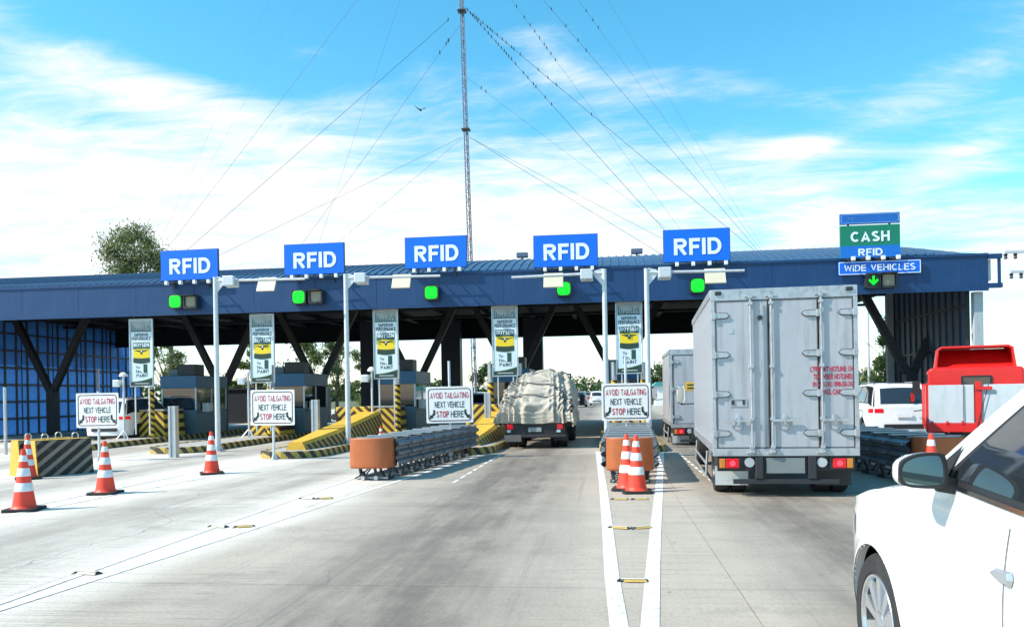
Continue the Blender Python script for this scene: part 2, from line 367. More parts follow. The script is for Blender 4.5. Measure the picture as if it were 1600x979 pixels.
# ------------------------------------------------------------------ ground and road
def ground_mat():
    m = mat('dry_grass', (.11, .12, .05), .95, var=.3, scale=.15, bump=.4, bscale=3); return m
def road_mat():
    m = bpy.data.materials.new('road_concrete'); m.use_nodes = True; t = m.node_tree; L = t.links; ex = Ex(t); bs = t.nodes['Principled BSDF']
    ge = nd(t, 'ShaderNodeNewGeometry'); sp = nd(t, 'ShaderNodeSeparateXYZ'); L.new(ge.outputs['Position'], sp.inputs[0]); X, Y, Z = sp.outputs
    def noise(sx, sy, det=6, rough=.6, off=0, dist=0.0):
        mp = nd(t, 'ShaderNodeMapping'); mp.inputs['Scale'].default_value = (sx, sy, 1); mp.inputs['Location'].default_value = (off, off*1.7, 0); L.new(ge.outputs['Position'], mp.inputs[0])
        n = nd(t, 'ShaderNodeTexNoise'); n.inputs['Scale'].default_value = 1; n.inputs['Detail'].default_value = det; n.inputs['Roughness'].default_value = rough; n.inputs['Distortion'].default_value = dist
        L.new(mp.outputs[0], n.inputs['Vector']); return n.outputs['Fac']
    def rng(v, a, b, c=0., d=1.):
        r = nd(t, 'ShaderNodeMapRange'); r.clamp = True
        for i, q in enumerate((a, b, c, d)): r.inputs[i+1].default_value = q
        r.interpolation_type = 'SMOOTHSTEP'; L.new(v, r.inputs[0]); return r.outputs[0]
    def mix(f, a, b):
        n = nd(t, 'ShaderNodeMix', data_type='RGBA'); L.new(f, n.inputs[0])
        for i, q in ((6, a), (7, b)):
            if isinstance(q, tuple): n.inputs[i].default_value = (*q, 1)
            else: L.new(q, n.inputs[i])
        return n.outputs[2]
    c = mix(noise(.9, .9, 8, .65), (.35, .30, .24), (.53, .462, .375))
    # lanes beyond the first divider paler: overexposed sheen put into the concrete colour
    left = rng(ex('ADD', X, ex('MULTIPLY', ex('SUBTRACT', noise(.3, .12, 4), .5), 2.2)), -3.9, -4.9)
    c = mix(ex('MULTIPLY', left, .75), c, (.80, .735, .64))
    # tyre and oil polish: one dark run down each lane
    ph = ex('DIVIDE', ex('SUBTRACT', X, .45), 4.8); fr = ex('ABSOLUTE', ex('SUBTRACT', ex('FRACT', ex('ADD', ph, 20.)), .5))
    wob = ex('MULTIPLY', ex('SUBTRACT', noise(.35, .05, 5), .5), .30)
    lane = rng(ex('ADD', fr, wob), .37, .10)
    st = rng(ex('ADD', ex('MULTIPLY', noise(1.6, .10, 8, .7, 3.1), .55), ex('MULTIPLY', noise(1.1, .7, 9, .7, 6.3), .45)), .36, .62)
    drk = ex('MULTIPLY', lane, ex('ADD', .35, ex('MULTIPLY', st, .65)))
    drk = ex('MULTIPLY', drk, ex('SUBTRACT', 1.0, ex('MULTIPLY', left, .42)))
    c = mix(drk, c, (.16, .132, .102))
    stk = ex('MULTIPLY', rng(noise(3.6, .07, 9, .8, 9.), .54, .68), .45)
    c = mix(stk, c, (.13, .12, .11))
    # cross brushing
    br = noise(.4, 22., 4, .75, 5.)
    c = mix(ex('MULTIPLY', ex('MULTIPLY', rng(br, .50, .66), rng(noise(.5, .3, 4, .6, 4.), .38, .58)), .62), c, (.21, .18, .145))
    c = mix(ex('MULTIPLY', rng(noise(9, 9, 4, .6, 2.), .64, .74), .55), c, (.10, .09, .08))
    gr = noise(30, 30, 5, .85, 1.3); c = mix(ex('MULTIPLY', rng(gr, .47, .62), .30), c, (.13, .115, .10)); c = mix(ex('MULTIPLY', rng(noise(26, 26, 4, .8, 8.), .58, .70), .35), c, (.58, .55, .50))
    c = mix(ex('MULTIPLY', rng(noise(.45, .8, 9, .75, 14.), .52, .66), .30), c, (.17, .15, .125))
    # hairline cracks and small spots
    vo = nd(t, 'ShaderNodeTexVoronoi', feature='DISTANCE_TO_EDGE'); vo.inputs['Scale'].default_value = .32
    nv = nd(t, 'ShaderNodeTexNoise'); nv.inputs['Scale'].default_value = 1.6; nv.inputs['Detail'].default_value = 6; L.new(ge.outputs['Position'], nv.inputs['Vector'])
    va = nd(t, 'ShaderNodeMix', data_type='VECTOR'); va.inputs[0].default_value = .25; L.new(ge.outputs['Position'], va.inputs[4]); L.new(nv.outputs['Color'], va.inputs[5]); L.new(va.outputs[1], vo.inputs['Vector'])
    cr = ex('MULTIPLY', ex('LESS_THAN', vo.outputs['Distance'], .0018), rng(noise(.2, .2, 2, .5, 7.), .50, .60))
    c = mix(ex('MULTIPLY', cr, .55), c, (.12, .11, .10))
    oi = nd(t, 'ShaderNodeObjectInfo'); hv = nd(t, 'ShaderNodeHueSaturation'); L.new(c, hv.inputs['Color'])
    L.new(ex('ADD', .93, ex('MULTIPLY', oi.outputs['Random'], .14)), hv.inputs['Value'])
    L.new(hv.outputs[0], bs.inputs['Base Color'])
    L.new(ex('SUBTRACT', .86, ex('MULTIPLY', drk, .2)), bs.inputs['Roughness'])
    bu = nd(t, 'ShaderNodeBump'); bu.inputs['Strength'].default_value = .35; bu.inputs['Distance'].default_value = .012
    L.new(ex('ADD', ex('MULTIPLY', br, .8), noise(70, 70, 3)), bu.inputs['Height']); L.new(bu.outputs[0], bs.inputs['Normal'])
    return m
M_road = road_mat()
g = MB().box(-2500, 2500, -300, 4000, -.6, -.085).build('ground', ground_mat()); g['kind'] = 'structure'
road = MB().box(-40, 26, -14, 420, -.5, -.02).build('road', mat('joint_filler', (.16, .15, .135), .9)); road['kind'] = 'structure'
xs = [-37.3, -33.4, -28.6, -23.8, -19, -14.1, -9.35, -5.2, 1.1, 5.9, 10.7, 15.5, 20.3, 25.1]
slab_me = {}
rs = random.Random(3)
ys = [-13.0+5.0*k for k in range(13)]
for i, (x0, x1) in enumerate(zip(xs, xs[1:])):
    for j, (y0, y1) in enumerate(zip(ys, ys[1:])):
        k = round(x1-x0, 3)
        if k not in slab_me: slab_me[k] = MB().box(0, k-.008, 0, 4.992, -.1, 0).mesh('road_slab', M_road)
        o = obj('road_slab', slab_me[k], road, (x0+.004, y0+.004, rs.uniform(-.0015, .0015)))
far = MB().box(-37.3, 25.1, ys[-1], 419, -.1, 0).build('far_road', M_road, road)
def strip(pts, wd, z=.004, seg=1):
    mb = MB(); pts = [Vector((p[0], p[1])) for p in pts]
    L_, R_ = [], []
    for i, p in enumerate(pts):
        d = (pts[min(i+1, len(pts)-1)]-pts[max(i-1, 0)]).normalized(); n = Vector((-d.y, d.x))
        L_.append(p+n*wd/2); R_.append(p-n*wd/2)
    n = len(pts)
    return mb.add([(p.x, p.y, z) for p in L_]+[(p.x, p.y, z) for p in R_], [(n+i, n+i+1, i+1, i) for i in range(n-1)])
def paint_mat():
    m = mat('road_paint', (.78, .78, .76), .7, var=.08, scale=9)
    t = m.node_tree; L = t.links; bs = t.nodes['Principled BSDF']; src = bs.inputs['Base Color'].links[0].from_socket
    ge = nd(t, 'ShaderNodeNewGeometry'); n = nd(t, 'ShaderNodeTexNoise'); n.inputs['Scale'].default_value = 7; n.inputs['Detail'].default_value = 9; n.inputs['Roughness'].default_value = .75; L.new(ge.outputs['Position'], n.inputs['Vector'])
    r = nd(t, 'ShaderNodeMapRange'); r.inputs[1].default_value = .50; r.inputs[2].default_value = .64; r.inputs[4].default_value = .85; L.new(n.outputs['Fac'], r.inputs[0])
    mx = nd(t, 'ShaderNodeMix', data_type='RGBA'); L.new(r.outputs[0], mx.inputs[0]); L.new(src, mx.inputs[6]); mx.inputs[7].default_value = (.40, .385, .36, 1); L.new(mx.outputs[2], bs.inputs['Base Color'])
    return m
M_paint = paint_mat()
def dens(pts, n=8):
    out = []
    for a, b in zip(pts, pts[1:]):
        for i in range(n): out.append((a[0]+(b[0]-a[0])*i/n, a[1]+(b[1]-a[1])*i/n))
    return out+[pts[-1]]
LINES = [([(.10, 4.0), (.07, 5.83), (.03, 7.43), (0, 9.8), (-.07, 14.4), (-.24, 23.0)], .135), ([(.2, 4.0), (.29, 5.85), (.40, 7.44), (.57, 9.8), (.92, 14.4), (1.55, 23)], .135),
         ([(-5.1, 1.5), (-5.14, 6.2), (-5.22, 13), (-5.3, 22.5)], .10), ([(-5.05, 5.3), (-4.86, 7.23), (-4.62, 9.65), (-4.38, 12.9), (-4.1, 16), (-3.5, 22)], .10),
         ([(-9.3, 8.0), (-9.4, 12.24), (-9.65, 20.5)], .13), ([(-9.05, 8.5), (-8.98, 10.9), (-8.69, 16.2), (-8.2, 20.8)], .13),
         ([(-14.0, 10.0), (-14.2, 16.0), (-14.5, 23.5)], .13), ([(-13.6, 12.0), (-13.2, 18.0), (-12.8, 24)], .13),
         ([(4.9, 3.0), (4.95, 14)], .14), ([(6.1, 8.0), (6.2, 21)], .14)]
for pts, wd in LINES:
    o = strip(dens(pts), wd, .0045).build('lane_marking', M_paint, road)
# thin white edge ticks beside the dividers
for x in (-2.95, 1.95):
    for k in range(9):
        y = 15.2+k*.8; MB().box(x-.03, x+.03, y, y+.55, .004, .0045).build('lane_marking', M_paint, road)

# raised lane studs
M_studw = mat('stud_white', (.72, .66, .52), .6, dirt=.4)
def stud(p, rz, n, lab):
    e = empty('road_stud', p, rz, lab, 'road stud', 'road studs on the gore markings'); e.scale = (.85, .85, .85)
    MB().add([(-.17, -.06, .003), (.17, -.06, .003), (.17, .06, .003), (-.17, .06, .003), (-.14, -.025, .03), (.14, -.025, .03), (.14, .025, .03), (-.14, .025, .03)],
             [(4, 5, 6, 7), (1, 2, 6, 5), (2, 3, 7, 6), (3, 0, 4, 7)]).build('base', M_dark, e)
    MB().add([(-.10, -.0545, .0102), (.15, -.0545, .0102), (.135, -.030, .0285), (-.09, -.030, .0285)], [(0, 1, 2, 3)]).build('reflector', M_studw if not n else mat('stud_yellow', (.55, .36, .08), .6, dirt=.4), e)
    MB().box(-.13, .13, -.02, .02, .03, .034).build('top_plate', M_studw, e)
for i, (px, py, a, n, wh) in enumerate([(967, 825, -.35, 1, 'left line of the V marking near the two cones'), (1002, 825, .35, 1, 'right line of the V marking near the two cones'), (989, 908, 0, 1, 'narrow end of the two-cone V marking'),
        (968, 780, -.1, 1, 'V marking, first stud left of the cone pair'), (1000, 780, .1, 1, 'V marking, first stud right of the cone pair'),
        (136, 896, -.1, 0, 'narrow end of the cone-free V marking'), (341, 823, -.2, 0, 'left line midway along the cone-free V'), (381, 823, .3, 1, 'right line midway along the cone-free V'),
        (480, 779, -.2, 0, 'left line next to the cone-free cushion'), (507, 779, .3, 1, 'right line next to the cone-free cushion')]):
    stud(G(px, py)+Vector((0, 0, .0)), a, n, 'yellowish wedge stud on the '+wh)

# ------------------------------------------------------------------ canopy
XL, XR, YR = -33.0, 13.35, 47.0
cn = empty('toll_canopy', (0, YF, 0), 0, 'long dark blue toll plaza canopy with arched ribbed roof over the lanes', 'canopy')
ZB, ZT = 5.08, 6.22
npan = 19; pw = (XR-XL)/npan
pm = MB().prism([(0.004, 0), (pw-.004, 0), (pw-.004, ZT-ZB-.0), (.004, ZT-ZB)], -.02, .05).mesh('fascia_panel', M_fasc)
for i in range(npan):
    o = obj('fascia_panel', pm, cn, (XL+i*pw, random.uniform(-.004, .004), ZB)); o.rotation_euler[0] = random.uniform(-.004, .004)
for i in range(npan):
    o = obj('fascia_panel', pm, cn, (XL+(i+1)*pw, YR-YF, ZB), math.pi)
MB().box(XL, XR, -.045, .06, ZB-.07, ZB-.002).build('fascia_bottom_trim', M_fasc, cn)
MB().box(XL, XR+.0, -.06, .06, ZT+.002, ZT+.09).build('gutter', M_fasc, cn)
def roofz(t, x):                           # arched section, curving down at both ends
    e = min(1, (x-XL)/2.6, (XR-x)/2.6); e = max(0, e)
    end = math.sqrt(max(0, 1-(1-e)**2))
    return ZT+.06+1.5*end*math.sin(math.pi*t)**.85 if 0 < t < 1 else ZT+.06
def rp(u, v):
    x = XL+(XR-XL)*u; x = x
    return (x, (YR-YF)*v, roofz(v, x))
MB().grid(160, 24, rp).build('roof', M_roof, cn, smooth=40)
def seam(x):
    mb = MB(); n = 16; pts = [(x, (YR-YF)*k/n, roofz(k/n, x)) for k in range(n+1)]
    vs, fs = [], []
    for p in pts: vs += [(p[0]-.018, p[1], p[2]-.01), (p[0]-.018, p[1], p[2]+.045), (p[0]+.018, p[1], p[2]+.045), (p[0]+.018, p[1], p[2]-.01)]
    for k in range(n):
        b = 4*k
        for q in range(3): fs.append((b+q, b+q+4, b+q+5, b+q+1))
    return mb.add(vs, fs)
M_seam = mat('roof_seam_blue', (.085, .15, .24), .4, .2)
mid = None
nse = 150
for k in range(nse):
    x = XL+.1+(XR-XL-.2)*k/(nse-1)
    if XL+2.7 < x < XR-2.7:
        if mid is None: mid = seam(0).mesh('roof_seam', M_seam)
        obj('roof_seam', mid, cn, (x, 0, 0))
    else: seam(x).build('roof_seam', M_seam, cn)
M_sof = None
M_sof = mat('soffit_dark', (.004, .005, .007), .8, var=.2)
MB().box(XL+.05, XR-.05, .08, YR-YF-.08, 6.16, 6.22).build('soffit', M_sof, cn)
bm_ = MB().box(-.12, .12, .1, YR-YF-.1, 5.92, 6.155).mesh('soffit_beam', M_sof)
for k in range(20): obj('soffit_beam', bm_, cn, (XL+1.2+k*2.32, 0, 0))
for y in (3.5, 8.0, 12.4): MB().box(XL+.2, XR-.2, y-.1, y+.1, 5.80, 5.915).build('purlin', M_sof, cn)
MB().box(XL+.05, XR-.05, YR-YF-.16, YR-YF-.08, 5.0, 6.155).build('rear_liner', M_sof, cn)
M_col = mat('column_dark', (.014, .015, .02), .6, var=.2, dirt=.2)
def vcol(x, y):
    mb = MB(); mb.box(x-.20, x+.20, y-.2, y+.2, -YF*0, 2.4); mb.build('column_stem', M_col, cn, bevel=.02)
    for s in (-1, 1):
        MB().bar((x+s*.10, y, 2.25), (x+s*1.95, y, 5.95), .29, .29).build('column_arm', M_col, cn)
YV = 37.5-YF
for i, x in ISL.items():
    if i != 6: vcol(x-.15, YV)
vcol(XL+5.2, YV); vcol(12.2, 4.2)
for i in (2, 3, 4): MB().box(ISL[i]-.62, ISL[i]+.50, YR-YF-1.2, YR-YF-.4, 0, 6.1).build('rear_column', mat('rear_column_blue', (.03, .04, .062), .5, var=.15, streak=.2), cn, bevel=.02)
# left and right cladding walls, each of panels in a dark frame
M_wallb = mat('wall_blue', (.03, .15, .46), .5, var=.25, scale=2.0, streak=.3, dirtc=(.02, .05, .12))
M_walld = mat('wall_slate', (.06, .085, .12), .5, var=.2, scale=2.0, streak=.4, dirtc=(.02, .025, .03))
def translucent(m, f):
    t = m.node_tree; bs = t.nodes['Principled BSDF']; tr = nd(t, 'ShaderNodeBsdfTranslucent'); t.links.new(bs.inputs['Base Color'].links[0].from_socket, tr.inputs[0])
    ms = nd(t, 'ShaderNodeMixShader'); ms.inputs[0].default_value = f; t.links.new(bs.outputs[0], ms.inputs[1]); t.links.new(tr.outputs[0], ms.inputs[2]); t.links.new(ms.outputs[0], t.nodes['Material Output'].inputs[0])
translucent(M_wallb, .32); translucent(M_walld, .2)
M_wallend = mat('wall_end_grey', (.42, .46, .48), .6, var=.1, streak=.2)
def clad(x, y0, y1, m, sgn, rows=6, pitch=.62, z1=5.0):
    n = int((y1-y0)/pitch); ph = z1/rows; wf = MB()
    for a in range(n+1): wf.box(x-.06, x+.06, y0+a*pitch-.05, y0+a*pitch+.05, 0, z1)
    for a in range(n): wf.box(x+.012*sgn-.03, x+.012*sgn+.03, y0+(a+.5)*pitch-.02, y0+(a+.5)*pitch+.02, .0, z1) if sgn > 0 and a % 3 == 1 else None
    for b in range(rows+1):
        for a in range(n): wf.box(x-.055, x+.055, y0+a*pitch+.052, y0+(a+1)*pitch-.052, b*ph-.045, b*ph+.045)
    wl = wf.build('side_wall', M_dark, cn)
    xin = x
    me = MB().add([(0, .053, .047), (0, pitch-.053, .047), (0, pitch-.053, ph-.047), (0, .053, ph-.047)], [(0, 1, 2, 3)]).mesh('wall_panel', m)
    for a in range(n):
        for b in range(rows):
            obj('wall_panel', me, wl, (xin, y0+a*pitch, b*ph))
    return wl
clad(-30.4, 3.0, 20.2, M_wallb, 1, rows=7, pitch=.8, z1=6.1)
wr = clad(12.9, .6, 7.9, M_walld, -1, rows=4, pitch=.6, z1=6.1)
MB().box(12.97, 13.27, .22, .48, 0, 5.0).build('wall_end_post', M_wallend, cn)
MB().box(12.55, 12.83, 7.75, 8.0, 0, 6.1).build('side_post', M_wallend, cn)
# open frame at the right end of the canopy
fr = MB()
for z in (ZB+.02, ZT-.10): fr.box(XR+.003, XR+.45, -.06, .1, z, z+.16)
fr.box(XR+.33, XR+.41, -.03, .05, ZB+.18, ZT-.10)
fr.build('end_frame', M_fasc, cn)
MB().box(XR+.02, XR+.18, .2, .6, ZB+.3, ZT-.1).build('end_lamp', M_pole, cn)

# ------------------------------------------------------------------ toll islands with their furniture
def island(i):
    x = ISL[i]; y0 = {1: 24.0, 2: 23.6, 3: 21.3, 4: 22.2, 5: 22.2, 6: 20.5}[i]; y1 = 47.0
    hw = .95; pts = []
    xo = {3: -.1, 4: -.1}.get(i, 0)
    for k in range(9):
        a = math.pi+math.pi*k/8; pts.append((hw*math.cos(a), .95+.95*math.sin(a)))
    pts += [(hw, y1-y0), (-hw, y1-y0)]
    e = empty('toll_island', (x+xo, y0, 0), 0, 'raised concrete toll island with yellow and black kerb, %s the CASH lane' % ORD[6-i] if i < 6 else 'raised concrete toll island beside the CASH lane behind the box truck', 'traffic island', 'toll islands')
    # kerb stones round the edge, one by one
    ring_pts = pts[:9]+[(hw, .95+q*1.15) for q in range(1, 12)]
    left_pts = [(-hw, .95+q*1.15) for q in range(1, 12)]
    seq = [ring_pts[k] for k in range(len(ring_pts))]
    def stone(a, b):
        a, b = Vector(a), Vector(b); d = (b-a); ln = d.length; d.normalize(); n = Vector((-d.y, d.x))
        p = [a+d*.006, b-d*.006, b-d*.006+n*.16, a+d*.006+n*.16]
        MB().slab([tuple(q) for q in p], 0, .2).build('kerb_stone', M_ybk, e, bevel=.015)
    for a, b in zip(seq, seq[1:]): stone(a, b)
    lp = [(-hw, .95)]+left_pts
    for a, b in zip(lp, lp[1:]): stone(b, a)
    inner = [(p[0]*.84, .95+(p[1]-.95)*.84) for p in pts[:9]]+[(.79, y1-y0), (-.79, y1-y0)]
    MB().slab(inner, .0, .185).build('island_top', M_conc, e)
    return e
for i in ISL: island(i)

def chevron_block(i, dx=0.0, y=30.9):
    lab = 'yellow and brown chevron concrete block under the paint banner, %s the CASH lane' % ORD[6-i]
    e = empty('chevron_block', (ISL[i]+dx, y, .185), 0, lab, 'barrier block', 'chevron blocks')
    MB().add([(-.66, 0, 0), (.66, 0, 0), (.66, 1.6, 0), (-.66, 1.6, 0), (-.58, .06, 1.05), (.58, .06, 1.05), (.58, 1.6, 1.05), (-.58, 1.6, 1.05)],
             [(3, 2, 1, 0), (4, 5, 6, 7), (0, 1, 5, 4), (1, 2, 6, 5), (2, 3, 7, 6), (3, 0, 4, 7)]).build('block', M_chev, e, bevel=.03)
    MB().box(-.60, .60, .04, 1.6, 1.052, 1.12).build('cap', M_conc, e, bevel=.01)
for i in (1, 2, 3, 4, 5): chevron_block(i)

def ramp(i, xo):
    e = empty('ramp_barrier', (ISL[i]+xo, {3: 22.2, 4: 23.3}[i], .19), 0, 'sloping yellow ramp barrier with striped sides, %s' % ('beside the lone guard post and small cone' if i == 3 else 'next to the tarp-covered truck'), 'barrier')
    L_ = 7.4
    vs, fs = [], []; n = 14
    for k in range(n+1):
        t = k/n; y = L_*t; h = .22+.72*t**1.1; wv = .30+.22*min(1, t*3)
        vs += [(-wv, y, 0), (-wv*.8, y, h-.09), (-wv*.62, y, h), (wv*.62, y, h), (wv*.8, y, h-.09), (wv, y, 0)]
    side = MB(); top = MB(); sf, tf = [], []
    for k in range(n):
        b = 6*k
        for q in (0, 4): sf.append((b+q, b+q+1, b+q+7, b+q+6)[::-1])
        for q in (1, 2, 3): tf.append((b+q, b+q+1, b+q+7, b+q+6)[::-1])
    sf.append((6*n, 6*n+1, 6*n+2, 6*n+3, 6*n+4, 6*n+5)); tf.append((0, 1, 2, 3, 4, 5)[::-1])
    side.add(vs, sf).build('ramp_side', M_ramp, e); top.add(vs, tf).build('ramp_top', M_yel, e)
ramp(3, -.05); ramp(4, 0.05)
def head_block(i, dx, y, lab):
    e = empty('chevron_block', (ISL[i]+dx, y, .185), 0, lab, 'barrier block', 'chevron blocks')
    MB().box(-.72, .62, 0, .5, .0, 1.12).build('block', M_chev, e, bevel=.03)
    MB().tube((-.75, -.08, .75), (-.75, .3, .75), .13).build('lamp', M_dark, e)
head_block(3, -.62, 29.4, 'low chevron block at the top of the ramp barrier beside the small cone')
head_block(4, -.5, 29.9, 'low chevron block at the top of the ramp by the covered truck')

# banners
M_bg = mat('banner_pale', (.66, .77, .82), .6, var=.04)
M_bgrey = mat('banner_grey', (.34, .38, .37), .6, var=.2, scale=3)
M_bteal = mat('banner_teal', (.10, .17, .18), .6, var=.1)
M_bgreen = mat('banner_green', (.014, .075, .055), .6, var=.08)
M_bdark = mat('banner_dark', (.02, .05, .035), .6, var=.08)
M_byel = mat('banner_yellow', (.85, .62, .02), .6, var=.06, scale=1.2)
M_bleaf = mat('banner_leaf', (.12, .30, .06), .6)
def banner():
    e = empty('paint_banner', (0, 0, 0))
    W, Hh = 1.02, 2.78
    MB().box(-W/2+.05, W/2-.05, .005, .03, .04, Hh-.05).build('panel', M_bg, e)
    fr = MB(); o = [(-W/2, 0), (W/2, 0), (W/2, Hh), (-W/2, Hh)]; inn = [(-W/2+.035, .035), (W/2-.035, .035), (W/2-.035, Hh-.035), (-W/2+.035, Hh-.035)]
    ring(fr, o, inn, -.02, .05).build('frame', M_galv, e)
    z = Hh
    MB().box(-.44, .44, -.0008, .004, 2.30, 2.70).build('picture_strip', M_bgrey, e)
    sk = MB(); rr = random.Random(5)
    for a, wd, h in ((-.42, .06, .30), (-.34, .05, .22), (-.27, .05, .14), (-.19, .10, .09), (-.06, .05, .13), (.03, .06, .10), (.12, .04, .27), (.22, .04, .12), (.33, .03, .20)):
        sk.prism([(a, 2.31), (a+wd, 2.31), (a+wd*.8, 2.31+h), (a+wd*.2, 2.31+h*.9)], -.003, -.001)
    sk.prism([(.24, 2.40), (.27, 2.48), (.33, 2.51), (.38, 2.46), (.40, 2.33), (.37, 2.33), (.35, 2.44), (.32, 2.47), (.29, 2.44), (.27, 2.38)], -.0045, -.0032)
    sk.build('skyline', M_bteal, e)
    MB().box(-.44, .44, -.002, .004, 2.255, 2.298).build('strip', M_bgreen, e)
    text('SUPERIOR', .60, .125, M_text_dk, e, (0, .002, 2.13), .035)
    text('PERFORMANCE', .80, .14, M_text_dk, e, (0, .002, 1.975), .035)
    MB().prism([(-.36, 1.55), (.36, 1.55), (.36, 1.82), (-.36, 1.82)], .0, .0045).build('can_label', M_bgreen, e)
    text('BOYSEN', .66, .15, M_letter, e, (0, -.003, 1.715), .03)
    text('Premium Paints', .38, .035, mat('banner_small', (.35, .5, .4), .6), e, (0, -.003, 1.60))
    MB().prism([(-.35, 1.20)]+[(.35*math.sin(R(-90+180*k/8))*1.0, 1.20-.035*math.cos(R(-90+180*k/8))) for k in range(1, 8)]+[(.35, 1.20), (.35, 1.548), (-.35, 1.548)], .0, .0045).build('can_body', M_byel, e)
    em = MB()
    half = [(0, 1.31), (.05, 1.37), (.04, 1.42), (.10, 1.43), (.20, 1.46), (.32, 1.50), (.24, 1.505), (.12, 1.495), (.06, 1.49), (.03, 1.51), (0, 1.50)]
    em.prism([(-x, zz) for x, zz in half[::-1]][:-1]+half[0:], -.004, -.001); em.build('emblem', M_text_dk, e)
    MB().prism([(.03*math.cos(R(45*k)), 1.455+.04*math.sin(R(45*k))) for k in range(8)], -.006, -.0045).build('emblem_head', M_letter, e)
    MB().prism([(-.35, 1.195)]+[(-.35+.7*k/8, 1.195-.03*math.sin(math.pi*k/8)) for k in range(1, 8)]+[(.35, 1.195), (.36, 1.00)]+[(.36-.72*k/8, 1.0-.05*math.sin(math.pi*k/8)) for k in range(1, 8)]+[(-.36, 1.0)], -.003, -.0008).build('can_base', M_bdark, e)
    text('The', .17, .11, M_text_dk, e, (-.17, .002, .80), .01)
    text('1', .17, .36, M_bgreen, e, (.16, .002, .74), .05, name='numeral')
    text('No', .20, .13, M_text_dk, e, (-.14, .002, .63), .02); MB().box(-.025, .015, .0, .003, .565, .60).build('full_stop', M_text_dk, e)
    text('PAINT', .50, .13, M_text_dk, e, (.02, .002, .46), .03)
    pts = [(-.45, .05), (.45, .05), (.45, .36)]+[(.45-.9*k/8, .20+.16*(1-k/8)**2) for k in range(1, 9)]
    MB().prism(pts, .0, .0045).build('green_swoosh', M_bdark, e)
    MB().prism([(.45, .372)]+[(.45-.9*k/8, .212+.16*(1-k/8)**2) for k in range(1, 9)]+[(-.45, .19)]+[(.45-.9*k/8, .20+.16*(1-k/8)**2) for k in range(8, -1, -1)], -.003, -.0008).build('leaf_line', M_bleaf, e)
    MB().box(-.30, .30, -.003, -.0008, .125, .145).build('small_print', M_letter, e)
    for s in (-1, 1):
        MB().bar((s*.30, .02, -1.95), (s*.30, .02, .0), .045, .045).build('leg', M_pole, e)
        MB().tube((s*.30, .02, Hh), (s*.30, .02, Hh+.35), .02, n=8).build('hanger', M_dark, e)
    return e
bx = {5: (982, 470), 4: (788, 476), 3: (602, 482), 2: (409, 490), 1: (220, 498)}
b0 = banner()
for n, i in enumerate((5, 4, 3, 2, 1)):
    e = b0 if n == 0 else copy_tree(b0)
    p = D(bx[i][0], bx[i][1], 29.95)
    e.location = (p.x, 29.95, p.z-2.70); e.scale = (.97, 1, .97)
    e.rotation_euler[2] = (-.02, .01, .0, -.01, .03)[n]
    tag(e, 'tall green and yellow paint advertising banner under the canopy, %s the CASH lane' % ORD[n+1], 'banner', 'paint banners under the canopy')

# striped guard pipes, booths, camera posts
def pipe(p, h, lab, hs=1.95):
    e = empty('guard_pipe', p, 0, lab, 'bollard', 'striped guard pipes')
    MB().tube((0, 0, 0), (0, 0, hs), .115, n=20).build('striped_sleeve', M_spiral, e, smooth=40)
    MB().tube((0, 0, hs), (0, 0, h), .112, n=20).build('pipe', M_galv, e, smooth=40)
    MB().tube((0, 0, h), (0, 0, h+.015), .118, n=20).build('cap', M_galv, e)
for px, py, i, lab in ((236, 592, 1, 'yellow and black spiral guard pipe, fifth island from the CASH lane'), (421, 580, 2, 'spiral guard pipe half hidden by an AVOID TAILGATING sign, fourth island'), (620, 572, 3, 'yellow and black spiral guard pipe behind the small cone'),
                       (766, 568, 4, 'spiral guard pipe just left of the covered truck, before the banner'), (811, 568, 4, 'spiral guard pipe right of the banner, behind the tarp'), (959, 566, 5, 'guard pipe on the left of the middle banner'), (1005, 566, 5, 'guard pipe on the right of the middle banner')):
    p = D(px, py, 30.45); pipe((p.x, 30.45, .185), max(2.2, p.z-.185), lab)
M_booth = mat('booth_grey_blue', (.11, .17, .21), .5, var=.12, streak=.25)
M_boothb = mat('booth_band_blue', (.03, .13, .25), .45, var=.12, streak=.25)
def booth(i):
    e = empty('toll_booth', (ISL[i]+.1, 33.0, .185), 0, 'dark blue-grey toll booth with window bands, %s the CASH lane' % ORD[6-i], 'toll booth', 'toll booths')
    MB().box(-.8, .8, 0, 2.8, 0, 1.05).build('lower_wall', M_booth, e, bevel=.02)
    for sx in (-1, 1):
        for y in (.03, 1.4, 2.77): MB().box(sx*.77-.03, sx*.77+.03, y-.03, y+.03, 1.05, 2.0).build('window_post', M_pole, e)
        MB().box(sx*.765-.006, sx*.765+.006, .065, 1.365, 1.055, 1.995).build('pane', M_glass, e)
        MB().box(sx*.765-.006, sx*.765+.006, 1.435, 2.735, 1.055, 1.995).build('pane', M_glass, e)
    MB().box(-.735, .735, .02, .034, 1.055, 1.995).build('pane', M_glass, e)
    MB().box(-.84, .84, -.04, 2.84, 2.0, 2.55).build('roof_band', M_boothb, e, bevel=.02)
    a = MB().box(-.2, .62, .3, 1.1, 2.555, 3.05).build('air_conditioner', M_dark, e, bevel=.02)
    MB().box(-.72, -.32, .5, 1.0, 2.555, 2.85).build('roof_box', M_booth, e)
    MB().box(.8, 1.1, .5, .9, .95, 1.35).build('ticket_machine', M_pole, e, bevel=.02)
for i in (1, 2, 3, 4, 5): booth(i)
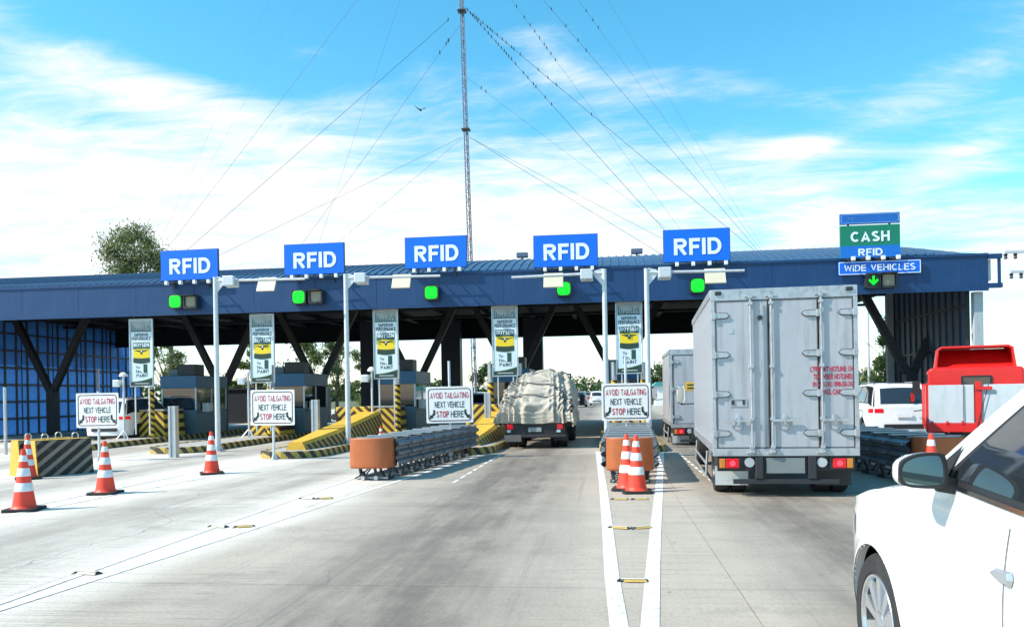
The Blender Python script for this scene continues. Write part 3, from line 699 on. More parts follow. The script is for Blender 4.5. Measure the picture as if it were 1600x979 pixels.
def cam_post(p, lab):
    e = empty('camera_post', p, 0, lab, 'camera', 'lane camera posts')
    MB().tube((0, 0, .02), (0, 0, 2.45), .04, n=10).build('post', M_pole, e, smooth=40)
    for k in range(3):
        a = R(90+120*k); MB().tube((0, 0, .35), (.28*math.cos(a), .28*math.sin(a), .01), .02, n=6).build('foot', M_pole, e)
    MB().lathe([(.16, 2.45), (.15, 2.52), (.08, 2.60), (.001, 2.62)], 12).build('lamp_hood', M_white, e)
    MB().box(-.38, -.12, -.12, .18, 2.05, 2.32).build('camera_box', M_white, e, bevel=.01)
    MB().box(-.34, -.16, -.13, -.121, 2.10, 2.27).build('lens_plate', M_pole, e)
    MB().bar((-.12, 0, 2.1), (0, 0, 2.05), .04, .04).build('bracket', M_dark, e)
for px, py, lab in ((193, 694, 'white camera post before the chevron block farthest from the CASH lane'), (388, 688, 'white camera post beside the fourth banner from the CASH lane'), (581, 672, 'white camera post behind the ramp with the small cone')):
    p = G(px, py, .185); q = D(px, 600, 29.3); cam_post((q.x, 29.3, .185), lab)
# guard posts (folded steel) at the island edges
def guard_post(p, lab, h=1.5):
    e = empty('guard_post', p, 0, lab, 'bollard', 'folded steel guard posts')
    prof = [(-.11, -.10), (-.05, -.10), (-.035, -.055), (.035, -.055), (.05, -.10), (.11, -.10), (.11, .10), (-.11, .10)]
    MB().slab(prof, 0, h).build('post', M_galv, e)
    MB().slab([(x*1.01, y*1.01) for x, y in prof], h, h+.008).build('cap', M_pole, e)
guard_post(G(272, 714), 'bare grey steel guard post standing alone on the pale concrete lane')
guard_post((*G(494, 702, .0).xy, .185), 'grey steel guard post beside the striped ramp barrier', 1.42)
guard_post((*G(763, 690, .0).xy, .185), 'grey steel guard post at the rear corner of the covered truck', 1.55)
# ------------------------------------------------------------------ signs on the canopy edge
M_edge = mat('sign_edge', (.01, .03, .12), .5)
def rfid():
    e = empty('lane_sign', (0, 0, 0)); W, Hh = 2.34, 1.16
    MB().box(-W/2, W/2, 0, .09, 0, Hh).build('panel', M_blue, e, bevel=.006)
    ring(MB(), [(-W/2-.015, -.015), (W/2+.015, -.015), (W/2+.015, Hh+.015), (-W/2-.015, Hh+.015)], [(-W/2+.002, .002), (W/2-.002, .002), (W/2-.002, Hh-.002), (-W/2+.002, Hh-.002)], .01, .1).build('frame', M_edge, e)
    text('RFID', 1.68, .60, M_letter, e, (.03, -.012, .54), .035)
    for k in range(4):
        x = -.85+k*.57
        l = MB(); l.bar((x, .05, -.02), (x, -.35, -.13), .05, .04); l.build('lamp_arm', M_dark, e)
        MB().box(x+.05, x+.17, -.42, -.28, -.22, -.08).build('floodlight', M_white, e, bevel=.01)
    MB().bar((-1.0, -.12, -.10), (1.0, -.12, -.10), .03, .03).build('lamp_rail', M_dark, e)
    for s in (-.7, .7): MB().box(s-.03, s+.03, .1, .16, -.3, .3).build('bracket', M_dark, e)
    return e
s0 = rfid()
SG = [(1089, 408), (884, 416), (681, 418), (491, 428), (296, 437)]
for n, (px, py) in enumerate(SG):
    e = s0 if n == 0 else copy_tree(s0)
    p = D(px, py, YF-.25); e.location = (p.x, YF-.25, p.z); e.rotation_euler = (random.uniform(-.03, .0), R(-.35 if n > 2 else 0), R((0, .5, -.5, 1, 0)[n]))
    tag(e, 'blue RFID lane sign on the canopy edge, %s the CASH sign' % ORD[n], 'sign', 'RFID signs along the canopy')
def cash_sign():
    p = D(1360, 402, YF-.25)
    e = empty('lane_sign', (p.x, YF-.25, p.z), 0, 'green and blue CASH RFID sign with a faded blue board on top', 'sign'); W = 2.02
    MB().box(-W/2, W/2, 0, .09, 0, 1.14).build('panel', mat('sign_green', (.004, .20, .115), .4, var=.04), e, bevel=.006)
    MB().box(-W/2+.002, W/2-.002, -.006, -.001, .002, .42).build('lower_panel', mat('sign_light_blue', (.005, .16, .60), .4, var=.04), e)
    MB().box(-W/2, W/2, 0, .09, 1.19, 1.56).build('top_panel', mat('sign_faded_blue', (.012, .13, .47), .45, var=.14, scale=4), e, bevel=.006)
    ring(MB(), rrect(-W/2+.04, W/2-.04, 1.22, 1.53, .07), rrect(-W/2+.055, W/2-.055, 1.235, 1.515, .058), -.006, -.001).build('border', mat('sign_faded_line', (.25, .45, .75), .5), e)
    for k, c_ in enumerate('TP'): text(c_, .085, .11, mat('sign_ghost', (.10, .28, .62), .5), e, (-.70+.13*k, -.005, 1.38))
    text('CASH', 1.32, .36, M_letter, e, (0, -.012, .74), .035)
    text('RFID', .82, .25, M_letter, e, (0, -.012, .19), .03)
    for k in range(4):
        x = -.85+k*.5
        MB().bar((x, .05, -.01), (x+.12, -.3, -.12), .05, .04).build('lamp_arm', M_dark, e)
        MB().box(x+.12, x+.24, -.38, -.24, -.14, 0).build('floodlight', M_white, e, bevel=.01)
    for s in (-.7, .7): MB().box(s-.03, s+.03, .1, .16, -.3, 1.4).build('bracket', M_dark, e)
    q = D(1374.5, 428, YF-.15)
    e = empty('lane_sign', (q.x, YF-.15, q.z), 0, 'long blue WIDE VEHICLES sign under the CASH sign', 'sign'); W, Hh = 2.78, .47
    MB().box(-W/2, W/2, 0, .07, 0, Hh).build('panel', M_blue, e, bevel=.005)
    ring(MB(), rrect(-W/2+.01, W/2-.01, .01, Hh-.01, .03), rrect(-W/2+.035, W/2-.035, .035, Hh-.035, .03), -.006, -.001).build('border', M_letter, e)
    text('WIDE', .74, .235, M_letter, e, (-.83, -.01, Hh/2), .02); text('VEHICLES', 1.50, .235, M_letter, e, (.45, -.01, Hh/2), .02)
    for s in (-.9, .9): MB().box(s-.03, s+.03, .07, .125, .05, .4).build('bracket', M_dark, e)
cash_sign()

# lane signals
M_lens_off = mat('signal_unlit', (.28, .25, .17), .35)
def signal(px, py, lit, lab, Y=YF-.30):
    p = D(px, py, Y); e = empty('lane_signal', p, 0, lab, 'traffic light', 'lane signals on the canopy edge')
    ring(MB(), rrect(-.28, .28, -.27, .27, .07), rrect(-.22, .22, -.22, .22, .09), -.04, .18).build('housing', M_dark, e)
    MB().box(-.25, .25, .10, .27, -.25, .25).build('back_box', M_dark, e)
    if lit == 'arrow':
        MB().prism(rrect(-.22, .22, -.22, .22, .08), .02, .05).build('lens', mat('signal_dark', (.01, .02, .012), .3), e)
        MB().prism([(-.035, .17), (-.035, -.02), (-.13, .06), (-.17, .0), (0, -.17), (.17, .0), (.13, .06), (.035, -.02), (.035, .17)], -.005, .01).build('arrow', M_green, e)
    elif lit:
        MB().prism(rrect(-.235, .235, -.235, .235, .14), -.055, .03).build('lens', M_green, e, bevel=.02)
    else:
        MB().prism(rrect(-.2, .2, -.2, .2, .03), .02, .05).build('lens', M_lens_off, e)
        MB().box(-.26, .26, -.20, -.045, .22, .255).build('hood', M_dark, e)
for n, (px, py) in enumerate([(1090, 446), (881, 451), (674, 457), (467, 464), (274, 471)]):
    signal(px, py, True, 'glowing green lane signal below an RFID sign, %s the CASH sign' % ORD[n])
for px, py, nm in ((493, 463, 'fourth RFID sign from the CASH sign'), (297, 471, 'fifth RFID sign from the CASH sign')): signal(px, py, False, 'unlit lane signal under the '+nm)
signal(1365, 438, 'arrow', 'green down arrow lane signal under the WIDE VEHICLES sign', YF-.2); signal(1389, 437, False, 'unlit lane signal beside the green arrow under the WIDE VEHICLES sign', YF-.2)

# tall poles with antenna arms
def antenna_pole(base, top, dirn, ln, lab, pan):
    bz = .185 if base[2] else 0
    e = empty('antenna_pole', (base[0], base[1], bz), 0, lab, 'pole', 'antenna poles before the canopy')
    h = top-bz
    MB().tube((0, 0, .02), (0, 0, h), .085, .07, 16).build('pole', M_pole, e, smooth=40)
    MB().cbox((0, 0, .012), (.36, .36, .024)).build('base_plate', M_galv, e)
    for k in range(4): MB().bar((.085*math.cos(R(90*k)), .085*math.sin(R(90*k)), .2), (.16*math.cos(R(90*k)), .16*math.sin(R(90*k)), .03), .015, .03).build('gusset', M_pole, e)
    d = dirn
    MB().tube((d*.05, 0, h-.12), (d*ln, 0, h-.16), .045, .038, 12).build('arm', M_pole, e, smooth=40)
    MB().prism([(d*.06, h+.02), (d*.30, h-.04), (d*.30, h-.22), (d*.06, h-.50)][::d], -.012, .012).build('gusset_plate', M_pole, e)
    MB().box(min(d*.34, d*.72), max(d*.34, d*.72), -.22, -.05, h-.32, h-.0).build('reader_box', M_pole, e, bevel=.03)
    MB().box(min(d*.34, d*.72), max(d*.34, d*.72), .05, .2, h-.34, h-.06).build('junction_box', M_pole, e, bevel=.02)
    pm_ = MB(); pm_.at(Matrix.Translation((d*pan, -.05, h-.30)) @ Matrix.Rotation(R(62), 4, 'X')).box(-.3, .3, -.26, .26, -.025, .025); pm_.build('antenna_panel', mat('antenna_cream', (.62, .56, .42), .5, var=.06), e, bevel=.01)
    MB().bar((d*pan, 0, h-.28), (d*pan, 0, h-.16), .04, .04).build('bracket', M_galv, e)
    return e
p1 = G(341, 705); antenna_pole((p1.x, p1.y, .0), 5.62, 1, 3.0, 'grey antenna pole with an arm to the right, beside the bare guard post', 1.75)
p2 = D(543, 600, 25.0); antenna_pole((p2.x, 25.0, 1), 5.64, 1, 3.1, 'grey antenna pole rising behind the orange-nosed crash cushion and the ramp', 1.85)
p3 = D(947, 600, 24.6); antenna_pole((p3.x, 24.6, 1), 5.45, -1, 2.85, 'grey antenna pole with its arm over the covered truck lane', 1.55)
p4 = D(1013, 600, 24.2); antenna_pole((p4.x, 24.2, 1), 5.36, 1, 2.85, 'grey antenna pole with its arm toward the box trucks', 2.0)

# AVOID TAILGATING signs
M_maroon = mat('border_maroon', (.10, .01, .02), .5)
def avoid():
    e = empty('tailgating_sign', (0, 0, 0)); W, Hh = 1.26, .97; z0 = .95
    MB().prism(rrect(-W/2, W/2, z0, z0+Hh, .03), -.012, 0).build('panel', M_white, e)
    ring(MB(), rrect(-W/2+.05, W/2-.05, z0+.05, z0+Hh-.05, .09), rrect(-W/2+.072, W/2-.072, z0+.072, z0+Hh-.072, .075), -.016, -.0135).build('border', M_maroon, e)
    text('AVOID TAILGATING', 1.04, .16, M_text_red, e, (0, -.016, z0+.735), .005)
    text('NEXT VEHICLE', .80, .165, M_text_dk, e, (0, -.016, z0+.49), .008)
    text('STOP', .345, .17, M_text_red, e, (-.19, -.016, z0+.235), .025)
    text('HERE', .345, .17, M_text_dk, e, (.20, -.016, z0+.235), .008)
    ar = [(.40, .36), (.40, .25), (.425, .205), (.47, .18), (.445, .155), (.56, .11), (.545, .235), (.515, .21), (.47, .245), (.455, .29), (.455, .36)]
    for s in (-1, 1): MB().prism([(s*x*.98, z0+z-.005) for x, z in ar][::s], -.017, -.0135).build('arrow', M_text_dk, e)
    MB().tube((0, .045, .0), (0, .045, z0+Hh+.05), .035, n=12).build('post', M_pole, e, smooth=40)
    for z in (z0+.2, z0+Hh-.2): MB().box(-.07, .07, .0, .03, z-.025, z+.025).build('clamp', M_galv, e)
    for k in range(3): MB().bar((0, .045, .22), (.09*math.cos(R(30+120*k)), .045+.09*math.sin(R(30+120*k)), .01), .012, .04).build('gusset', M_pole, e)
    MB().tube((0, .045, .001), (0, .045, .015), .13, n=16).build('base_plate', M_pole, e)
    return e
a0 = avoid()
M_postx = MB().tube((0, .045, 0), (0, .045, .62), .034, n=12).mesh('post_top', M_pole, 40)
for n, (px, py, ex_, lab) in enumerate([(978.5, 648, 1, 'white AVOID TAILGATING sign behind the crash cushion with two cones'), (703.5, 655, 0, 'white AVOID TAILGATING sign next to the tarp-covered truck'),
                             (426, 660, 1, 'white AVOID TAILGATING sign at the tip of the island with the ramp barrier'), (153, 672, 1, 'white AVOID TAILGATING sign above the striped concrete barrier')]):
    e = a0 if n == 0 else copy_tree(a0)
    p = D(px, py, 21.0); e.location = (p.x, 21.0, 0)
    e.rotation_euler = (0, R((0, -.4, .3, 0)[n]), R((0, 2, -1, 1)[n]))
    tag(e, lab, 'sign', 'AVOID TAILGATING signs')
    if ex_: obj('post_top', M_postx, e, (0, 0, 1.98))

# crash cushions
M_rail = mat('guardrail_steel', (.19, .225, .255), .4, .6, var=.14, streak=.25, dirtc=(.12, .13, .14))
M_top = mat('cushion_strap', (.50, .54, .57), .35, .6, var=.1)
def thrie(z0, hgt, n=3):                   # folded cross-section (offset, z)
    pts = []
    for k in range(n):
        b = z0+hgt*k/n; s = hgt/n
        pts += [(0, b+.02*s), (.075, b+.22*s), (.075, b+.5*s), (0, b+.74*s)]
    return pts+[(0, z0+hgt)]
def cushion(x0, y0, x1, y1, lab, bays=8):
    d = Vector((x1-x0, y1-y0, 0)); L_ = d.length
    e = empty('crash_cushion', (x0, y0, 0), math.atan2(d.y, d.x)-math.pi/2, lab, 'crash cushion', 'crash cushions before the islands')
    z0, hg, hw0, hw1 = .27, .56, .43, .50
    # nose: wrapped orange sheet, open at the back
    pts = [(-hw0, .62), (-hw0-.01, .30)]+[(-hw0*math.cos(R(180*k/14))*1.0, .26-.26*math.sin(R(180*k/14))**.7) for k in range(0, 15)]+[(hw0+.01, .30), (hw0, .62)]
    vs = [(x, y, z) for z in (z0-.02, z0+.03, z0+hg, z0+hg+.03) for x, y in [(px*(1.0 if z0 < z < z0+hg else .985), py) for px, py in pts]]
    n = len(pts); fs = [(r*n+i, r*n+i+1, (r+1)*n+i+1, (r+1)*n+i) for r in range(3) for i in range(n-1)]
    MB().add(vs, fs).build('nose', M_nose, e, smooth=50, solid=.012)
    MB().slab([(p[0]*.97, p[1]+.01) for p in pts], z0+hg-.03, z0+hg+.0).build('nose_deck', M_dark, e)
    bl = (L_-.45)/bays
    for s in (-1, 1):
        # torn-looking zigzag lip where the rail meets the nose
        for k in range(bays):
            ya, yb = .45+k*bl, .45+(k+1)*bl+.10
            t0, t1 = k/bays, (k+1)/bays
            prof = thrie(z0, hg)
            v2 = []
            for (yy, t, oo) in ((ya, t0, .018), (yb, t1, .0)):
                hw = hw0+(hw1-hw0)*t
                v2 += [(s*(hw+o+oo+.012), yy, z) for o, z in prof]
            m = len(prof)
            MB().add(v2, [(i, i+1, m+i+1, m+i) for i in range(m-1)]).build('rail_panel', M_rail, e, solid=.006)
            hwk = hw0+(hw1-hw0)*t0
            for zz in (z0+hg*.12, z0+hg*.453, z0+hg*.787): MB().tube((s*(hwk+.09), ya+.12, zz), (s*(hwk+.125), ya+.12, zz), .018, n=6).build('bolt', M_top, e)
    for k in range(bays+1):
        y = .5+k*bl; hw = hw0+(hw1-hw0)*k/bays
        b = MB(); b.box(-hw, hw, y-.03, y+.03, z0+.02, z0+hg-.04); b.build('diaphragm', M_dark, e)
        MB().box(-hw-.03, hw+.03, y-.075, y+.075, z0+hg+.004, z0+hg+.026).build('top_strap', M_top, e)
        lg = MB()
        for s in (-1, 1):
            lg.bar((s*.36, y, z0+.05), (s*.30, y-.02, .03), .05, .05); lg.bar((s*.06, y, z0), (s*.22, y-.05, .05), .03, .03)
            lg.box(s*.3-.07, s*.3+.07, y-.16, y+.12, .01, .04)
        lg.build('skid_leg', M_dark, e)
        MB().box(-.34, .34, y-.2, y-.15, .02, .055).build('cross_member', M_galv, e)
    for s in (-1, 1): MB().box(s*.14-.035, s*.14+.035, .15, L_, .008, .09).build('guide_rail', M_galv, e)
    MB().tube((-.12, .2, .13), (-.2, .2, .13), .055, n=12).build('pulley', M_dark, e)
    MB().path([(-.3, .12, .04), (-.15, .16, .13), (0, .2, .26)], .014).build('cable', M_dark, e)
    return e
cushion(-4.78, 15.55, -4.12, 22.0, 'crash cushion with bright orange nose and no cones, before the tarp-covered truck')
cushion(.42, 14.75, .62, 22.0, 'crash cushion whose orange nose stands behind two traffic cones')
cushion(5.62, 13.9, 5.2, 20.3, 'crash cushion with a rust-brown nose beside the red flatbed truck')

# cones
def cone():
    e = empty('traffic_cone', (0, 0, 0))
    MB().slab([(x*1.0, z) for x, z in rrect(-.25, .25, -.25, .25, .06)], .0, .045).build('base', M_black, e, bevel=.008)
    r = lambda z: .172-.142*(z-.045)/.90
    MB().lathe([(r(.045)+.025, .046), (r(.07)+.004, .07)]+[(r(z/20), z/20) for z in range(2, 19)]+[(.03, .945), (.022, .945), (.02, .8)], 28).build('body', M_org, e, smooth=50)
    for a, b in ((.30, .43), (.53, .655), (.755, .85)): MB().lathe([(r(a)+.001, a), (r(a)+.004, a+.003), (r(b)+.004, b-.003), (r(b)+.001, b)], 28).build('reflective_band', mat('cone_white', (.80, .79, .77), .45, var=.05, dirt=.25), e, smooth=50)
    return e
c0 = cone()
CN = [((995, 769), 'orange traffic cone standing upright before the middle orange nose, right of the pair'), ((980, 765), 'orange traffic cone of the middle pair, leaning close behind the other'),
      ((38, 797), 'orange traffic cone on the outer lane line, farthest from any sign'), ((44, 748), 'traffic cone beside the yellow end of the concrete barrier'), ((165, 771), 'traffic cone below the sign over the concrete barrier'),
      ((331, 740), 'lone traffic cone before the antenna pole and bare guard post')]
for n, (pp, lab) in enumerate(CN):
    e = c0 if n == 0 else copy_tree(c0)
    e.location = G(*pp)+Vector((0, 0, .001)); e.rotation_euler = (0, 0, R((4, -8, 15, 40, 8, 30)[n]))
    e.scale = (1, 1, 1.02)
    tag(e, lab, 'traffic cone', 'traffic cones')
e = copy_tree(c0); p = D(595, 668, 24.3); e.location = (p.x, 24.3, .187 if abs(p.x+8.9) < .9 else .002); e.scale = (.8, .8, .8); tag(e, 'small traffic cone on the island before a chevron block', 'traffic cone', 'traffic cones')
e = copy_tree(c0); p = D(1481, 720, 14.4); e.location = (5.05, 13.2, .001); tag(e, 'shaded traffic cone beside the rust-brown cushion nose', 'traffic cone', 'traffic cones')

# concrete barriers
def jersey(p, rz, L_, lab):
    e = empty('concrete_barrier', p, rz, lab, 'barrier', 'yellow-ended concrete barriers')
    prof = [(-.25, 0), (.25, 0), (.25, .10), (.13, .30), (.10, .80), (-.10, .80), (-.13, .30), (-.25, .10)]
    prof = [(-.26, 0), (.26, 0), (.15, .82), (-.15, .82)]
    n = len(prof)
    MB().prism(prof, 0.02, L_).build('body', M_wstripe, e, bevel=.015)
    MB().prism([(x*1.005, z*1.002+.001) for x, z in prof], 0, .018).build('painted_end', mat('barrier_yellow', (.72, .40, .06), .7, var=.1, dirt=.5, dirtc=(.22, .10, .03)), e)
    MB().box(-.14, .14, .03, L_-.02, .822, .828).build('top_paint', M_yel, e)
    for y in (.3, L_-.3):
        MB().path([(0, y-.07, .82), (0, y-.07, .92), (0, y-.03, .96), (0, y+.03, .96), (0, y+.07, .92), (0, y+.07, .82)], .012).build('lifting_loop', M_galv, e)
jersey((-12.95, 16.75, 0), R(-26), 1.3, 'concrete barrier with yellow end and dark striped side facing the lane')
jersey((-13.56, 17.0, 0), R(-26), 1.3, 'concrete barrier standing behind the striped one, only its yellow end showing')
# thin bare post at the far edge
tag(MB().tube((0, 0, 0), (0, 0, 2.2), .05, n=10).build('bare_post', M_galv, None, smooth=40, loc=(*D(9, 700, 24).xy, 0)), 'thin grey post standing before the blue wall', 'post')

# ------------------------------------------------------------------ mast, wires, birds
YM = 60.0
M_mast = mat('mast_steel', (.17, .16, .20), .45, .4, var=.3)
M_wire = mat('wire_dark', (.05, .07, .08), .5, .3)
mb0 = D(736, 430, YM); mtop = D(720.5, -20, YM)
mdir = (mtop-mb0)/(mtop.z-mb0.z)
def mast_at(z): return mb0+mdir*(z-mb0.z)
e = empty('lattice_mast', mast_at(0), 0, 'tall thin lattice radio mast rising behind the canopy', 'mast')
def leg_off(k, w): a = R(90+120*k); return Vector((w*math.cos(a), w*math.sin(a), 0))
base = mast_at(0)
for k in range(3):
    MB().tube(leg_off(k, .19), mast_at(46)-base+leg_off(k, .15), .045, .04, 6).build('mast_leg', M_mast, e, smooth=50)
br = MB()
for q in range(46):
    za, zb = q, q+1
    for k in range(3):
        w0 = .19-.04*q/46
        br.tube(mast_at(za)-base+leg_off(k, w0), mast_at(zb)-base+leg_off((k+1) % 3, w0), .016, n=4, cap=False)
        br.tube(mast_at(za)-base+leg_off(k, w0), mast_at(za)-base+leg_off((k+1) % 3, w0), .016, n=4, cap=False)
o = br.build('bracing', M_mast, e); o['kind'] = 'stuff'
for z in (mast_at(0).z+28.5,): pass
zc1, zc2 = D(727, 203, YM).z, D(722, 18, YM).z
for z in (zc1, zc2): MB().cbox(mast_at(z)-base, (.62, .62, .10)).build('guy_collar', M_dark, e)
WIRES = [((557, 0), (262, 385)), ((700, 32), (288, 392)), ((718, 40), (460, 395)), ((722, 214), (345, 395)), ((722, 216), (545, 362)), ((625, 0), (500, 372)),
         ((727, 12), (1052, 372)), ((728, 14), (1188, 396)), ((800, 0), (1075, 372)), ((850, 0), (1192, 398)), ((904, 0), (1196, 398)), ((733, 214), (1040, 398)), ((734, 215), (1015, 360)),
         ((728, 120), (1010, 330)), ((950, 0), (1200, 398)), ((470, 0), (255, 385)), ((420, 0), (248, 380))]
W3 = []
for n, (a, b) in enumerate(WIRES):
    A, B = D(*a, YM+(.0 if a[1] > 0 else 0)), D(*b, YM-3)
    dv = (B-A)
    if a[1] == 0: A = A-dv*(.35)           # runs on upward out of view to the mast's upper collars
    t = -A.z/dv.z if a[1] != 0 else -A.z/dv.z
    Bg = A+dv*t
    W3.append((A, Bg))
    vs = 10; sag = .12
    pts = [A.lerp(Bg, k/vs)-Vector((0, 0, sag*4*(k/vs)*(1-k/vs))) for k in range(vs+1)]
    thin = (.022, .024, .02, .018, .014, .014, .026, .024, .014, .022, .013, .022, .018, .012, .010, .009, .009)[n]
    wv = MB().path([p-A for p in pts], thin*.62, 5).build('guy_wire', M_wire, None, loc=A)
    side = 'left' if b[0] < 730 else 'right'
    tag(wv, 'thin taut guy wire of the mast slanting down behind the canopy', 'wire', 'guy wires of the mast')
def wire_pt(n, px):
    A, B = W3[n]
    best = None
    for k in range(801):
        q = A.lerp(B, k/800)
        v = q-Vector((0, 0, H)); xc = v.dot(ax)/v.dot(fw)*F+CX
        if best is None or abs(xc-px) < best[0]: best = (abs(xc-px), q, k/800)
    s = best[2]
    return best[1]-Vector((0, 0, .12*4*s*(1-s)))
def bird_mesh():
    mb = MB(); mb.grid(8, 6, lambda u, v: (.055*max(0, math.sin(math.pi*v))**.8*math.cos(2*math.pi*u), .05*max(0, math.sin(math.pi*v))**.8*math.sin(2*math.pi*u)+.02*v, -.05+.24*v))
    mb.grid(6, 4, lambda u, v: (.035*math.sin(math.pi*v)*math.cos(2*math.pi*u), .045+.035*math.sin(math.pi*v)*math.sin(2*math.pi*u), .18+.085*v))
    mb.tube((0, .07, .22), (0, .12, .215), .01, .001, 4); mb.bar((0, -.02, 0), (0, -.10, -.12), .04, .012)
    return mb.mesh('bird', mat('bird_dark', (.015, .015, .018), .7), 60)
BM = bird_mesh(); rb = random.Random(11)
BX = {6: [731, 735, 738, 742, 746, 751, 757, 763, 768, 775, 779, 783, 788, 791, 795, 799, 806, 818, 825, 833, 837, 852, 862], 7: [740, 744, 748, 754, 762, 766, 769, 777, 785, 791, 799, 803, 813, 841, 856, 869, 924],
      8: [807, 819, 828, 835, 843, 850, 854, 861, 868], 9: [861, 884, 903, 916], 10: [916, 926, 935], 13: [752, 759]}
for n, L_ in BX.items():
    for x in L_:
        o = obj('perched_bird', BM, None, wire_pt(n, x)-Vector((0, 0, .03)), rb.uniform(-.8, .8)); o.scale = (.85,)*3; tag(o, 'tiny dark bird perched on a guy wire of the mast', 'bird', 'birds perched on the wires')
for x, y in ((700, 30), (704, 25), (701, 33), (697, 40), (687, 56)):
    o = obj('perched_bird', BM, None, wire_pt(2 if x < 702 else 1, x)-Vector((0, 0, .03)), rb.uniform(-.8, .8)); tag(o, 'tiny dark bird perched on a guy wire of the mast', 'bird', 'birds perched on the wires')
fb = MB(); fb.add([(0, 0, 0), (.28, .05, .14), (.42, -.1, .05), (.1, -.1, -.02), (-.28, .05, .20), (-.40, -.1, .30), (-.1, -.1, -.02)], [(0, 1, 2, 3), (0, 6, 5, 4)]); fb.grid(6, 5, lambda u, v: (.06*math.sin(math.pi*v)*math.cos(2*math.pi*u), -.25+.5*v, .05*math.sin(math.pi*v)*math.sin(2*math.pi*u)))
tag(fb.build('flying_bird', MATS['bird_dark'], None, loc=D(657, 172, 50), solid=.01), 'dark bird gliding with spread wings left of the mast', 'bird')

# roof floodlights, aerial, lamp posts, utility pole
def roof_flood(px, py, lab):
    p = D(px, py, 37.0); e = empty('roof_floodlight', (p.x, 37.0, roofz((37-YF)/(YR-YF), p.x)-.02), 0, lab, 'floodlight', 'roof floodlights'); dz = max(.25, p.z-e.location.z)
    MB().tube((0, 0, 0), (0, 0, dz), .05, n=8).build('stem', M_dark, e); MB().box(-.26, .26, -.1, .2, dz, dz+.22).build('lamp', mat('flood_grey', (.10, .14, .2), .5), e, bevel=.02)
roof_flood(816, 402, 'small floodlight on the roof left of an RFID sign'); roof_flood(995, 396, 'small floodlight on the roof, second from the CASH sign')
p = D(1436, 390, 38.0); e = empty('aerial', (p.x, 38.0, roofz((38-YF)/(YR-YF), p.x)-.05), 0, 'thin whip aerial on the roof right of the CASH sign', 'aerial')
MB().tube((0, 0, 0), (0, 0, .9), .04, n=6).build('stem', M_pole, e); MB().tube((0, 0, .9), (-.1, 0, 2.3), .015, n=5).build('whip', M_pole, e); MB().lathe([(.2, .05), (.16, .25), (.01, .3)], 10).build('base_dome', M_white, e)
def lamp_post(px, Y, h, lab):
    p = D(px, 600, Y); e = empty('lamp_post', (p.x, Y, 0), 0, lab, 'lamp post', 'lamp posts beyond the canopy')
    MB().tube((0, 0, 0), (0, 0, h), .10, .06, 10).build('pole', M_pole, e, smooth=40)
    MB().tube((0, 0, h), (0, 0, h+.3), .2, .12, 8).build('lamp_head', M_dark, e)
    for s in (-1, 1): MB().bar((0, 0, h-.1), (s*.6, 0, h+.1), .06, .06).build('arm', M_pole, e)
lamp_post(742, 95, 7.2, 'slim lamp post on the far road seen under the canopy'); lamp_post(1358, 60, 9.0, 'tall lamp post seen between the box truck and the dark wall')
up_ = D(1612, 500, 42); e = empty('utility_pole', (up_.x, 42, 0), 0, 'utility pole with cross arms at the edge of the plaza', 'utility pole')
MB().tube((0, 0, 0), (0, 0, 10.5), .16, .12, 12).build('pole', M_conc, e, smooth=40)
for py, ln in ((393, 1.2), (424, .95)):
    z = D(1600, py, 42).z; MB().box(-ln, .5, -.06, .06, z-.06, z+.06).build('cross_arm', M_pole, e)
    for x in (-ln+.05, -ln+.5): MB().lathe([(.01, z-.35), (.09, z-.3), (.06, z-.2), (.1, z-.12), (.05, z-.06)], 10).at(Matrix.Identity(4)).build('insulator', M_dark, e, loc=(x, 0, 0))
